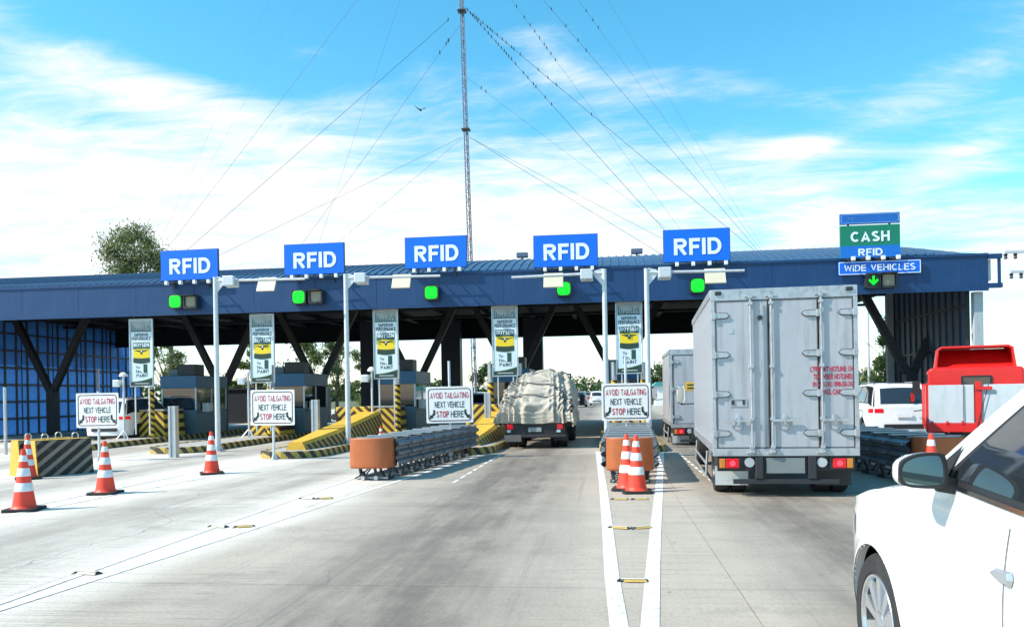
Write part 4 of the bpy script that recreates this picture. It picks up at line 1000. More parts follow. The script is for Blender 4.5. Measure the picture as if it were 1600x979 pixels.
# ------------------------------------------------------------------ vehicles
def interp(tab, y):
    if y <= tab[0][0]: return tab[0][1]
    for (a, va), (b, vb) in zip(tab, tab[1:]):
        if y <= b:
            t = (y-a)/(b-a); return va+(vb-va)*(t*t*(3-2*t)*.5+t*.5)
    return tab[-1][1]
M_tyre = mat('tyre_rubber', (.022, .022, .022), .85, var=.3, scale=12, dirt=.35, dirtc=(.09, .085, .08))
M_rimd = mat('wheel_dark', (.02, .02, .022), .4)
M_alloy = mat('alloy_silver', (.62, .63, .65), .25, .85, var=.05)
M_seamd = mat('panel_gap', (.03, .03, .03), .7)
M_plast = mat('black_plastic', (.02, .02, .022), .45, var=.1)
M_lampc = mat('clear_lamp', (.55, .58, .60), .12, .3)
def wheel(parent, x, y, r, wd, side, spokes=10):
    Mx = Matrix.Translation((x, y, r)) @ Matrix.Rotation(R(90*side), 4, 'Y')   # local +z points outward
    ri = r*.70
    wm = MB().at(Mx).lathe([(ri, -wd/2), (r*.93, -wd/2), (r, -wd*.36), (r, wd*.36), (r*.975, wd*.44), (r*.93, wd*.5), (ri+.012, wd*.5), (ri, wd*.46)], 48)
    t = wm.build('wheel', M_tyre, parent, smooth=35)
    MB().at(Mx).lathe([(ri, wd*.47), (ri-.012, wd*.47), (ri-.03, wd*.30), (.001, wd*.24)], 40).build('rim_well', M_rimd, t, smooth=40)
    if spokes:
        MB().at(Mx).lathe([(ri+.002, wd*.45), (ri-.004, wd*.5), (ri-.016, wd*.49), (ri-.022, wd*.40)], 40).build('rim_lip', M_alloy, t, smooth=40)
        sp = MB()
        for k in range(spokes):
            a = 2*math.pi*k/spokes
            Mk = Mx @ Matrix.Rotation(a, 4, 'Z')
            sp.at(Mk).add([(.04, -.018, wd*.42), (ri-.01, -.030, wd*.45), (ri-.01, .030, wd*.45), (.04, .018, wd*.42), (.04, -.026, wd*.25), (ri-.01, -.040, wd*.25), (ri-.01, .040, wd*.25), (.04, .026, wd*.25)],
                          [(0, 1, 2, 3), (0, 4, 5, 1), (2, 6, 7, 3), (1, 5, 6, 2), (0, 3, 7, 4)])
        sp.build('spokes', M_alloy, t)
        MB().at(Mx).lathe([(.075, wd*.25), (.07, wd*.43), (.055, wd*.46), (.001, wd*.465)], 20).build('hub', M_alloy, t, smooth=40)
    return t
def car(root, paint, L=4.75, W=1.86, belt=None, yc=3.15, yw=2.42, zr=1.72, yr=.35, yt=.02, hubs=(.88, 3.9), r=.37, res=1, rails=True, zs=.30, rw=.70, spokes=10, lamps=True, fe=.955):
    belt = belt or [(0, 1.10), (.4, 1.20), (yc-.1, 1.22), (yc+.15, 1.14), (L-.75, 1.05), (L-.25, .97), (L, .84)]
    hw = lambda y: W/2*(1-.20*max(0, (y-(L-.85))/.85)**2.6-.13*max(0, (.7-y)/.7)**2.6)
    def sx(y, z): return hw(y)*(1-.055*max(0, (z-.80)/.45)**2-.05*max(0, (.62-z)/.35)**2)
    def zb(y): return interp(belt, y)
    body = MB(); ra = r+.055
    step = .035*res
    for s in (-1, 1):
        ny, nz = int(L/step), int(1.0/step)
        def fn(u, v):
            y = L*u; z = zs+(zb(y)-zs)*v
            for hy in hubs:
                dy, dz = y-hy, z-r; dd = math.hypot(dy, dz)
                if dd < ra+step*.55 and dd > 1e-6:
                    if dd > ra-step*.75: y, z = hy+dy/dd*ra, r+dz/dd*ra
            fl = 0
            for hy in hubs: fl += .018*math.exp(-((math.hypot(y-hy, z-r)-ra)/.07)**2)
            z = max(z, zs)
            return (s*(sx(y, z)+fl), y, z)
        def skip(q):
            cy, cz = sum(p[1] for p in q)/4, sum(p[2] for p in q)/4
            return any(math.hypot(cy-hy, cz-r) < ra-.008 for hy in hubs)
        body.grid(ny, nz, fn, skip)
        # smooth flare round each arch, and its lip turned inward
        for hy in hubs:
            def band(u, v):
                a = math.pi*(-.08+1.16*u); rr_ = ra-.004+.062*v
                y, z = hy+rr_*math.cos(a), max(zs, r+rr_*math.sin(a))
                return (s*(sx(y, z)+.018*math.exp(-((rr_-ra)/.07)**2)+.004*(1-v**2)+.001), y, z)
            body.grid(60, 5, band)
        for hy in hubs:
            n = 28; vs = []
            for k in range(n+1):
                a = math.pi*(-.06+1.12*k/n); y, z = hy+ra*math.cos(a), max(zs, r+ra*math.sin(a))
                x = sx(y, z)+.018; vs += [(s*x, y, z), (s*(x-.05), y, z)]
            body.add(vs, [(2*k, 2*k+1, 2*k+3, 2*k+2) for k in range(n)])
    nx = 14
    body.grid(nx, 8, lambda u, v: ((2*u-1)*sx(L, zs+(zb(L)-zs)*v), L+.12*(1-(2*u-1)**2)*(1-.3*abs(v-.4)), zs+(zb(L)-zs)*v))
    body.grid(nx, 8, lambda u, v: ((2*u-1)*sx(0, zs+(zb(0)-zs)*v), -.09*(1-(2*u-1)**2)*(1-.4*abs(v-.3)), zs+(zb(0)-zs)*v))
    def hood(u, v):
        y = yc+(L-yc)*v; x = (2*u-1); bul = .12*(1-x*x)*v**6
        return (x*sx(y, zb(y)), y+bul, zb(y)+.075*(1-abs(x)**3)*(1-.75*v**4))
    body.grid(nx, 16, hood)
    cz = lambda x: .045*(1-x*x)
    ytop = lambda t: yr+(yw-yr)*t
    zroof = lambda t: zr+.075*math.sin(math.pi*min(1, max(0, .12+.8*t)))
    body.grid(nx, 14, lambda u, v: ((2*u-1)*rw, ytop(v), zroof(v)+cz(2*u-1)))
    def gh(s, u, v):                       # greenhouse side: u 0 rear..1 front, v 0 belt..1 roof
        yb = yt+.05+(yc-yt-.05)*u; y2 = ytop(u)
        zbm = zb(yb); x0 = sx(yb, zbm)-.0; z2 = zroof(u)
        vv = v; y = yb+(y2-yb)*vv; z = zbm+(z2-zbm)*vv; x = x0+(rw-x0)*(max(0, vv)**1.25)
        return (s*x, y, z)
    for s in (-1, 1): body.grid(40, 8, lambda u, v, s=s: gh(s, u, v))
    # tail: roof edge down to the belt, above it the rear screen
    def tail(u, v, o=0.0):
        x = 2*u-1; yb = yt-.07*(1-x*x); z0 = zb(0); wz = z0+(zroof(0)-z0)*v
        wd = sx(0, z0)+(rw-sx(0, z0))*v
        return (x*wd, yb+(yr-yb)*v**1.3-o, wz+cz(x)*v)
    body.grid(nx, 8, tail)
    def wsc(u, v, o=0.0):
        x = 2*u-1; y0 = yc+.05+.16*(1-x*x); z0 = zb(yc)+.055*(1-abs(x)**3); wd = sx(yc, zb(yc))+(rw-sx(yc, zb(yc)))*v
        return (x*wd, y0+(yw-y0)*v+o, z0+(zroof(1)+cz(x)-z0)*v+o*.7)
    body.grid(nx, 8, wsc)
    b = body.build('body', paint, root, smooth=38)
    MB().grid(12, 8, lambda u, v: wsc(.07+.86*u, .06+.88*v, .006)).build('windscreen', M_glass, root, smooth=40)
    MB().grid(12, 8, lambda u, v: tail(.10+.80*u, .14+.70*v, .006)).build('rear_window', M_glass, root, smooth=40)
    segs = [(.035, .20), (.235, .55), (.585, fe)]
    for s in (-1, 1):
        def off(p, o): return (p[0]+s*o, p[1], p[2]+o*.3)
        MB().grid(40, 6, lambda u, v: off(gh(s, .02+(fe-.005)*u, .015+.90*v), .0025)).build('window_surround', M_plast, root, smooth=40)
        for a, c in segs:
            MB().grid(16, 6, lambda u, v: off(gh(s, a+(c-a)*u, .07+.80*v), .006)).build('side_window', M_glass, root, smooth=40)
        MB().grid(40, 1, lambda u, v: off(gh(s, .01+.97*u, -.005+.03*v), .009)).build('belt_trim', M_chrome, root, smooth=40)
        if rails: MB().path([(s*(rw-.05), ytop(.08), zroof(.08)+.01), (s*(rw-.05), ytop(.15), zroof(.15)+.075), (s*(rw-.05), ytop(.85), zroof(.85)+.075), (s*(rw-.05), ytop(.93), zroof(.93)+.01)], .018).build('roof_rail', M_alloy, root)
        for yy, z0, z1 in ((yw-.02, .45, 1.16), (1.62, .40, 1.18), (.98, .80, 1.17)):
            MB().grid(1, 16, lambda u, v: (s*(sx(yy, z0+(z1-z0)*v)+.004), yy-.003+.006*u, z0+(z1-z0)*v)).build('door_gap', M_seamd, root)
        for yy in (1.72, .95):
            MB().box(s*(hw(yy)+.01)-.012, s*(hw(yy)+.01)+.012, yy, yy+.2, .985, 1.015).build('door_handle', M_chrome, root, bevel=.006)
        if lamps:
            MB().grid(6, 6, lambda u, v: (s*(sx(.05+.28*u, .93+.14*v)+.006), .03+.26*u, .94+.12*v)).build('tail_lamp', M_tail, root, smooth=40)
            MB().grid(4, 6, lambda u, v: (s*(sx(0, 1.0)-.005-.24*u), -.014-.035*u, .94+.12*v)).build('tail_lamp', M_tail, root, smooth=40)
            MB().grid(8, 4, lambda u, v: (s*(sx(L-.45+.44*u, .82+.1*v)+.006), L-.45+.44*u, .80+.13*v)).build('headlamp', M_lampc, root, smooth=40)
    MB().box(-.55, .55, -.105, -.06, .46, .60).build('rear_trim', M_plast, root, bevel=.02)
    MB().box(-.22, .22, -.125, -.106, .80, .92).build('number_plate', M_white, root)
    MB().box(-W/2+.13, W/2-.13, .1, L-.1, .2, .8).build('underbody', M_plast, root)
    for hy in hubs:
        for s in (-1, 1): wheel(root, s*(W/2-.115), hy, r, .23, s, spokes)
    return dict(sx=sx, zb=zb, gh=gh)
# the white car alongside
nx0, ny0 = 2.42, .74
nc = empty('white_car', (nx0, ny0, 0), R(0), 'large white SUV alongside with its wing mirror and front wheel showing', 'car')
S = car(nc, M_carw, L=4.82, W=1.88, res=.6, yc=3.45, yw=2.5, zr=1.79, fe=.905, hubs=(1.05, 3.93), r=.385,
        belt=[(0, 1.10), (.4, 1.20), (2.3, 1.215), (3.2, 1.25), (3.5, 1.20), (3.95, 1.13), (4.45, 1.03), (4.7, .93), (4.82, .82)])
# wing mirror
mp_ = D(1441, 735, 3.72); ml = mp_-Vector((nx0, ny0, 0))
mir = MB()
prof = [(-.10, -.075), (.06, -.092), (.115, -.075), (.128, -.02), (.118, .06), (.09, .092), (-.02, .088), (-.10, .055), (-.125, 0)]
def sm_loop(p, n=4):
    out = []
    m = len(p)
    for i in range(m):
        p0, p1, p2, p3 = [Vector(p[(i+k-1) % m]) for k in range(4)]
        for k in range(n):
            t = k/n; out.append(tuple(.5*((2*p1)+(p2-p0)*t+(2*p0-5*p1+4*p2-p3)*t*t+(3*p1-p0-3*p2+p3)*t**3)))
    return out
lp = sm_loop(prof); n = len(lp)
vs = []
for yy, sc in ((0, .82), (.03, .83), (.08, .80), (.13, .63), (.165, .45), (.175, .05)): vs += [(x*sc, yy, z*sc) for x, z in lp]
mh = mir.add(vs, [(r_*n+i, r_*n+(i+1) % n, (r_+1)*n+(i+1) % n, (r_+1)*n+i) for r_ in range(5) for i in range(n)]).build('mirror_housing', M_carw, nc, smooth=60, loc=ml)
ring(MB(), [(x*.82, z*.85) for x, z in lp], [(x*.70, z*.71) for x, z in lp], -.012, .02).build('mirror_rim', M_plast, mh)
MB().prism([(x*.71, z*.72) for x, z in lp], -.004, .004).build('mirror_glass', mat('mirror_glass', (.30, .42, .48), .03, 1.0, var=.01), mh)
MB().bar((.08, .05, -.06), (.30, .02, -.10), .05, .07).build('mirror_stalk', M_plast, mh)
MB().prism([(0, 0), (.14, 0), (.0, .2)], -.01, .01).at(Matrix.Identity(4))
q = [S['gh'](-1, .985, .0), S['gh'](-1, .90, .02), S['gh'](-1, .965, .36)]
MB().add([(p[0]-.012, p[1], p[2]) for p in q], [(0, 1, 2)]).build('mirror_sail', M_plast, nc)
# side repeater on the wing
gx = [(-.11, 0), (-.05, .022), (.10, .03), (.115, .0), (.10, -.028), (-.04, -.018)]
yy = 2.50
rp_ = MB().add([(-S['sx'](yy-y, .975+z)-.004-(.014 if k > 5 else 0), yy-y*.8 if k < 6 else yy-y*.6, .975+z*(1 if k < 6 else .7)) for k, (y, z) in enumerate(gx+gx)],
               [tuple(range(6, 12))]+[(i, (i+1) % 6, 6+(i+1) % 6, 6+i) for i in range(6)]).build('side_repeater', mat('repeater_lens', (.42, .44, .46), .25, .5, var=.2), nc)

# the white SUV by the far lane, other cars far off
sv = empty('white_car', (8.75, 24.9, 0), R(-4), 'white SUV with dark rear window ahead of the red truck', 'car')
car(sv, M_carw, L=4.8, W=1.86, res=1.3)
MB().bar((.25, -.16, .98), (.55, -.16, 1.02), .04, .03).build('tailgate_trim', M_chrome, sv)
wpr = MB().box(.22, .30, -.06, -.03, 1.26, 1.52).build('rear_decal', M_red, sv)
far0 = empty('white_car', (-1.15, 105, 0), 0, 'white SUV driving away on the far road beyond the canopy', 'car', 'cars on the far road')
car(far0, M_carw, res=3, spokes=0)
for (x, y, lab, pnt) in ((-3.1, 92, 'dark van partly hidden beyond the covered truck', (.10, .14, .15)), (1.2, 150, 'small dark car far down the road', (.05, .055, .06)), (-3.9, 170, 'small grey car far down the road in the outer lane', (.2, .21, .22)), (3.2, 210, 'tiny dark car near the road horizon', (.06, .06, .07))):
    c = copy_tree(far0); c.location = (x, y, 0); tag(c, lab, 'car', 'cars on the far road')
    for k in c.children:
        if k.name.startswith('body'):
            k.data = k.data.copy(); k.data.materials.clear(); k.data.materials.append(mat('paint_'+lab.split()[1]+str(y), pnt, .3, coat=.5, var=.02))
c = copy_tree(far0); c.location = (-15.9, 26.0, 0); tag(c, 'pale car waiting in the lane by the blue wall, behind the barrier sign', 'car')
c.location = (*D(165, 690, 30).xy, 0)
c = copy_tree(far0); p = D(728, 640, 44); c.location = (p.x, 47, 0); tag(c, 'white car leaving the booths, seen over an AVOID TAILGATING sign', 'car')
c = copy_tree(far0); p = D(555, 640, 50); c.location = (p.x-.2, 56, 0); tag(c, 'pale car seen behind the camera post and ramp', 'car')

# box trucks
def truck_wheels(e, y, dual=True, x=.86, r=.43):
    for s in (-1, 1):
        wheel(e, s*x, y, r, .24, s, 0)
        if dual: wheel(e, s*(x-.27), y, r, .24, s, 0)
def box_truck(name, loc, rz, lab, W, zb, zt, L, full):
    e = empty(name, loc, rz, lab, 'truck', 'box trucks')
    hw = W/2; Hh = zt-zb
    bx_ = MB().box(-hw, hw, .03, L, zb, zt).build('cargo_box', M_alum, e, bevel=.012)
    if full:
        rib = MB().box(-hw-.008, -hw+.001, -.02, .02, zb+.16, zt-.12).mesh('side_rib', M_alum)
        for k in range(34): obj('side_rib', rib, bx_, (0, .22+k*(L-.3)/34, 0)); obj('side_rib', rib, bx_, (W+.007, .22+k*(L-.3)/34, 0))
    for s in (-1, 1):
        MB().box(s*hw-.018, s*hw+.018, .05, L, zb-.0, zb+.14).build('bottom_rail', M_alus, e); MB().box(s*hw-.02, s*hw+.02, .05, L, zt-.10, zt+.012).build('top_rail', M_alus, e)
    # rear frame
    fr = MB(); fr.box(-hw-.01, hw+.01, -.03, .05, zt-.17, zt+.01); fr.box(-hw-.01, hw+.01, -.03, .05, zb-.06, zb+.06)
    fr.box(-hw-.01, -hw+.055, -.03, .05, zb+.061, zt-.171); fr.box(hw-.055, hw+.01, -.03, .05, zb+.061, zt-.171)
    fr.build('rear_frame', M_alus, e, bevel=.006)
    zd0, zd1 = zb+.065, zt-.175
    MB().box(-hw+.05, hw-.05, .022, .0285, zb+.06, zt-.17).build('door_seal', M_plast, e)
    edges = [(-hw+.06, -hw+.395*W), (-hw+.405*W, -hw+.735*W), (-hw+.745*W, hw-.06)] if full else [(-hw+.08, -.01), (.01, hw-.08)]
    hinge_x = [(-hw+.03, 1), (-hw+.74*W, -1), (hw-.03, -1)] if full else [(-hw+.05, 1), (hw-.05, -1)]
    rod_x = [(-hw+.272*W), (-hw+.415*W), (-hw+.755*W)] if full else []
    for a, b in edges:
        d = MB().box(a, b, -.022, .03, zd0, zd1).build('rear_door', M_alum, e, bevel=.008)
        gk = MB(); ring(gk, [(a+.005, zd0+.005), (b-.005, zd0+.005), (b-.005, zd1-.005), (a+.005, zd1-.005)], [(a+.016, zd0+.016), (b-.016, zd0+.016), (b-.016, zd1-.016), (a+.016, zd1-.016)], -.028, -.0225)
        gk.build('door_gasket', M_plast if not full else mat('worn_gasket_and_shadow', (.10, .095, .09), .7, dirt=.4), d)
    nh = 4 if full else 3
    for hx, s in hinge_x:
        for k in range(nh):
            z = zd0+(zd1-zd0)*(.10+.80*k/(nh-1))
            h = MB().box(hx-.035, hx+.035, -.075, -.03, z-.055, z+.055).build('hinge', M_alus, e, bevel=.006)
            pts = [(hx+s*.03, z-.045), (hx+s*.20, z-.038), (hx+s*.245, z), (hx+s*.20, z+.038), (hx+s*.03, z+.045)]
            MB().prism([(hx+s*.02, z-.058), (hx+s*.21, z-.05), (hx+s*.262, z), (hx+s*.21, z+.05), (hx+s*.02, z+.058)][::s], -.0285, -.0226).build('hinge_shadow', MATS.get('worn_gasket_and_shadow') or M_plast, h)  # dark plate standing in for the shadow gap under each hinge strap
            MB().prism(pts[::s], -.056, -.029).build('hinge_strap', M_alus, h, bevel=.004)
    for rx in rod_x:
        rd = MB().tube((rx, -.06, zd0-.07), (rx, -.06, zd1+.07), .017, n=10).build('lock_rod', M_chrome if 0 else M_alus, e, smooth=40)
        for z in (zd0-.05, zd0+.02, zd0+.46, zd0+.55*(zd1-zd0), zd1-.05, zd1+.05):
            MB().box(rx-.035, rx+.035, -.085, -.0225 if zd0 < z < zd1 else -.031, z-.025, z+.025).build('rod_bracket', M_alus, rd, bevel=.005)
        MB().box(rx-.09, rx+.09, -.07, -.031, zd1+.045, zd1+.075).build('cam_keeper', M_alus, rd, bevel=.008); MB().box(rx-.09, rx+.09, -.07, -.031, zd0-.085, zd0-.055).build('cam_keeper', M_alus, rd, bevel=.008)
    if full:
        for cx_, s in ((-hw+.155*W+.05, 1), (-hw+.50*W, -1), (-hw+.84*W, -1)):
            z = zd0+.42
            l = MB().prism(sm_loop([(cx_-.05, z-.12), (cx_+.05, z-.12), (cx_+.05, z+.04), (cx_, z+.11), (cx_-.05, z+.04)], 3), -.055, -.0225).build('door_lock', M_alus, e, bevel=.006)
            MB().bar((cx_-.19, -.075, z+.02), (cx_+.19, -.075, z+.015), .025, .04).build('lock_handle', M_alus, l)
            MB().box(cx_-.018, cx_+.018, -.09, -.056, z-.06, z+.06).build('hasp', M_chrome, l, bevel=.005)
        MB().tube((.0-.17*W+.02, -.07, zd1-.28), (-.17*W+.02, -.03, zd1-.28), .04, n=12).build('padlock', M_dark, e)
        hx2 = -hw+.345*W
        MB().bar((hx2, -.055, zd0+.02), (hx2, -.055, zd1-.04), .022, .022).build('centre_bar', M_alus, e)
        ring(MB(), rrect(-hw+.26, -hw+.53, zd0+.66, zd0+.79, .01), rrect(-hw+.28, -hw+.51, zd0+.68, zd0+.77, .01), -.034, -.0225).build('card_holder', M_alus, e)
        MB().box(-hw+.30, -hw+.33, -.04, -.023, zd0+.69, zd0+.76).build('card_clip', M_dark, e); MB().box(-hw+.46, -hw+.49, -.04, -.023, zd0+.69, zd0+.76).build('card_clip', M_dark, e)
        MB().prism(rrect(-hw+.26, -hw+.34, zd1-.52, zd1-.44, .012), -.028, -.0225).build('vent_plate', M_alus, e)
        for s in (-1, 1): MB().box(s*(hw-.11)-.05, s*(hw-.11)+.05, -.055, -.031, zt-.08, zt-.02).build('marker_lamp', M_dark, e, bevel=.008)
        for n_, (t_, wd) in enumerate((('LTFRB 24/7 HOTLINE: 1342', .60), ('TEXT/VIBER HOTLINES:', .52), ('0917-550-1342 / 0998-550-1342', .54), ('MAX. PASS. CAPACITY 3', .56))):
            text(t_, wd*1.12, .088, M_text_red, e, (hw-.37, -.0262, zb+1.29-.118*n_), .03)
        MB().tube((-hw-.35, L-1.2+2.0, 1.75), (-hw-.33, L-1.2+2.0, 1.75), .02).build('mirror_arm', M_dark, e)
    else:
        MB().prism([(-.62, zb+1.08), (-.22, zb+1.08), (-.22, zb+1.35), (-.62, zb+1.35)], -.027, -.0225).build('warning_sticker', M_yel, e)
        for k in range(2): MB().box(-.56, -.28, -.031, -.0275, zb+1.14+k*.1, zb+1.185+k*.1).build('sticker_print', M_text_dk, e)
    # chassis
    ch = MB()
    for s in (-1, 1): ch.box(s*.4-.05, s*.4+.05, .1, L+1.6, zb-.30, zb-.07)
    for y in (.25, 1.6, 3.0, 4.4): ch.box(-.349, .349, y, y+.1, zb-.28, zb-.1)
    ch.build('chassis', M_dark, e)
    MB().box(-hw+.06, hw-.06, .02, .10, zb-.30, zb-.065).build('lamp_board', M_plast, e)
    for s in (-1, 1):
        tl_ = MB().box(s*(hw-.29)-.10, s*(hw-.29)+.10, -.03, .018, zb-.25, zb-.10).build('tail_lamp', M_tail, e, bevel=.012)
        MB().tube((s*(hw-.29), -.034, zb-.175), (s*(hw-.29), -.0305, zb-.175), .045, n=16).build('bulb', M_taillit, tl_)
        for k in range(3): MB().box(s*(hw-.29)-.095, s*(hw-.29)+.095, -.033, -.0302, zb-.235+k*.05, zb-.23+k*.05).build('lens_ridge', M_plast, tl_)
        MB().box(s*(hw-.135)-.045, s*(hw-.135)+.045, -.028, .018, zb-.25, zb-.10).build('indicator', M_amber, e, bevel=.01)
        MB().box(min(s*(hw-.06), s*(hw-.44)), max(s*(hw-.06), s*(hw-.44)), -.012, .0195, zb-.275, zb-.075).build('lamp_housing', M_plast, e, bevel=.008)
        MB().tube((s*(hw-.55), -.03, zb-.16), (s*(hw-.55), .018, zb-.16), .075, n=20).build('reverse_lamp', M_lampc, e)
        MB().box(s*.40-.06, s*.40+.06, -.05, .019, zb-.42, zb-.062).build('bumper_post', M_dark, e, bevel=.01)
    MB().box(-.29, .29, -.02, .0, zb-.33, zb-.09).build('number_plate', mat('plate_grey', (.20, .22, .22), .5), e)
    MB().box(-.80, .80, -.03, .03, zb-.50, zb-.425).build('under_run_bar', M_dark, e, bevel=.008)
    MB().box(-hw+.04, -hw+.56, .26, .27, zb-.55, zb-.24).build('mud_flap', mat('flap_steel', (.66, .68, .68), .28, .35, var=.06), e)
    MB().box(hw-.58, hw-.06, .26, .27, zb-.55, zb-.24).build('mud_flap', M_plast, e)
    truck_wheels(e, .78, True, hw-.17); truck_wheels(e, L+.3, False, .92)
    # side guard on the left
    for s in (-1, 1):
        MB().path([(s*(hw-.02), 1.75, zb-.1), (s*(hw+.01), 1.75, zb-.55), (s*(hw+.01), L-.6, zb-.55), (s*(hw-.02), L-.6, zb-.1)], .022).build('side_guard', M_alus, e)
        MB().path([(s*(hw+.01), 1.75, zb-.32), (s*(hw+.01), L-.6, zb-.32)], .022).build('side_guard', M_alus, e)
    # cab
    cb = MB().add([(-hw+.08, L+.12, .55), (hw-.08, L+.12, .55), (hw-.08, L+1.75, .55), (-hw+.08, L+1.75, .55), (-hw+.14, L+.12, 2.35), (hw-.14, L+.12, 2.35), (hw-.16, L+1.35, 2.33), (-hw+.16, L+1.35, 2.33)],
                  [(3, 2, 1, 0), (4, 5, 6, 7), (0, 1, 5, 4), (1, 2, 6, 5), (2, 3, 7, 6), (3, 0, 4, 7)]).build('cab', M_white, e, bevel=.06)
    MB().add([(-hw+.2, L+1.66, 1.35), (hw-.2, L+1.66, 1.35), (hw-.25, L+1.40, 2.2), (-hw+.25, L+1.40, 2.2)], [(0, 1, 2, 3)]).build('windscreen', M_glass, e)
    for s in (-1, 1):
        m_ = MB().prism(sm_loop([(s*(hw+.24)-.085, 1.42), (s*(hw+.24)+.085, 1.42), (s*(hw+.24)+.085, 1.80), (s*(hw+.24)-.085, 1.80)], 4), L+1.5, L+1.58).build('mirror', M_chrome, e, bevel=.02)
        MB().path([(s*(hw-.1), L+1.5, 1.38), (s*(hw+.24), L+1.54, 1.36), (s*(hw+.24), L+1.54, 1.45)], .015).build('mirror_bracket', M_dark, m_)
    return e
tl, tr_, tb = D(1111, 450, 13.0), D(1336, 450, 13.0), D(1200, 706, 13.0)
box_truck('box_truck', ((tl.x+tr_.x)/2, 13.0, 0), R(-3.2), 'large silver box truck with red lettering on its rear doors', tr_.x-tl.x, tb.z, (tl.z+tr_.z)/2, 5.6, True)
t2l = D(1047, 546, 25.2); b2 = D(1060, 665, 25.2)
box_truck('box_truck', (t2l.x+1.06, 25.2, 0), R(-1.0), 'smaller silver box truck with a yellow sticker, ahead of the large one', 2.12, b2.z, t2l.z, 4.6, False)

# red flatbed
def red_truck():
    e = empty('flatbed_truck', (7.36, 16.25, 0), R(-19.5), 'red flatbed truck with pale side boards and red cab', 'truck')
    M_board = mat('bed_board', (.55, .60, .63), .5, var=.08, streak=.2)
    MB().box(-1.12, 1.12, 0, 4.1, .82, .92).build('bed_floor', M_dark, e)
    for a, b in ((-1.10, -.31), (-.19, 1.10)): MB().box(a, b, -.01, .02, .98, 1.72).build('tail_board', M_board, e, bevel=.006)
    for s in (-1, 1):
        for k in range(3): MB().box(s*1.115-.015, s*1.115+.015, .08+k*1.34, 1.36+k*1.34, .98, 1.72).build('side_board', M_board, e, bevel=.006)
        for k in range(4): MB().box(s*1.12-.03, s*1.12+.03, .0+k*1.34, .07+k*1.34, .8, 1.76).build('stake_post', M_red, e)
    MB().box(-.30, -.20, -.05, .03, .55, 1.78).build('stake_post', M_red, e, bevel=.008)
    MB().box(-.30, -.02, -.075, -.051, 1.62, 1.68).build('latch', M_red, e)
    MB().box(-1.14, 1.14, -.03, .03, .80, .975).build('rear_sill', M_red, e, bevel=.01)
    for k in range(9): MB().box(-1.06+k*.26, -1.02+k*.26, -.045, -.031, .96, 1.02).build('rope_hook', M_red, e)
    for a, b in (((-.5, -.03, 1.72), (-.5, -.03, .99)), ((-.32, -.03, 1.72), (-.32, -.03, .99)), ((-.08, -.05, 1.72), (-.30, -.06, .82)), ((.9, -.05, 1.72), (.0, -.06, 1.1)), ((.0, -.06, 1.1), (-.32, -.06, .72))): MB().tube(a, b, .007, n=5).build('lashing', M_dark, e)
    MB().box(-.95, .95, .02, .12, .56, .78).build('lamp_board', M_dark, e); MB().box(-.62, -.50, .0, .019, .62, .74).build('indicator', M_amber, e)
    for s in (-1, 1): MB().box(s*.8-.1, s*.8+.1, .0, .019, .6, .75).build('tail_lamp', mat('lamp_red_off', (.3, .01, .01), .3), e)
    MB().box(-.35, .35, .3, 5.2, .55, .8).build('chassis', M_dark, e)
    truck_wheels(e, 1.1, True, .85, .40); truck_wheels(e, 4.9, False, .9, .40)
    # cab with rear window and high roof
    MB().prism(rrect(-1.0, 1.0, .62, 2.14, .10), 4.25, 5.9).build('cab', M_red, e, bevel=.05)
    w_ = MB().box(-.26, .30, 4.235, 4.248, 1.62, 1.90).build('rear_window', M_glass, e)
    ring(MB(), rrect(-.30, .34, 1.58, 1.94, .03), rrect(-.26, .30, 1.62, 1.90, .02), 4.22, 4.249).build('window_seal', M_plast, w_)
    ring(MB(), [(-.86, 2.14), (.86, 2.14), (.80, 2.60), (.70, 2.66), (-.70, 2.66), (-.80, 2.60)], [(-.80, 2.16), (.80, 2.16), (.75, 2.57), (.68, 2.61), (-.68, 2.61), (-.75, 2.57)], 4.35, 5.3).build('wind_deflector', M_red, e, bevel=.01)
    MB().add([(-.80, 4.5, 2.15), (.80, 4.5, 2.15), (.75, 5.2, 2.6), (-.75, 5.2, 2.6)], [(0, 1, 2, 3)]).build('deflector_shell', M_red, e, solid=.02)
    for s in (-1, 1):
        MB().box(s*1.003-.004, s*1.003+.004, 4.7, 5.5, 1.4, 2.0).build('side_window', M_glass, e)
        MB().prism(rrect(s*1.25-.09, s*1.25+.09, 1.5, 1.85, .03), 5.7, 5.76).build('mirror', M_plast, e)
        MB().bar((s*1.0, 5.73, 1.6), (s*1.2, 5.73, 1.6), .03, .03).build('mirror_arm', M_dark, e)
    MB().box(-.9, .9, 5.902, 5.91, 1.3, 2.0).build('windscreen', M_glass, e)
red_truck()

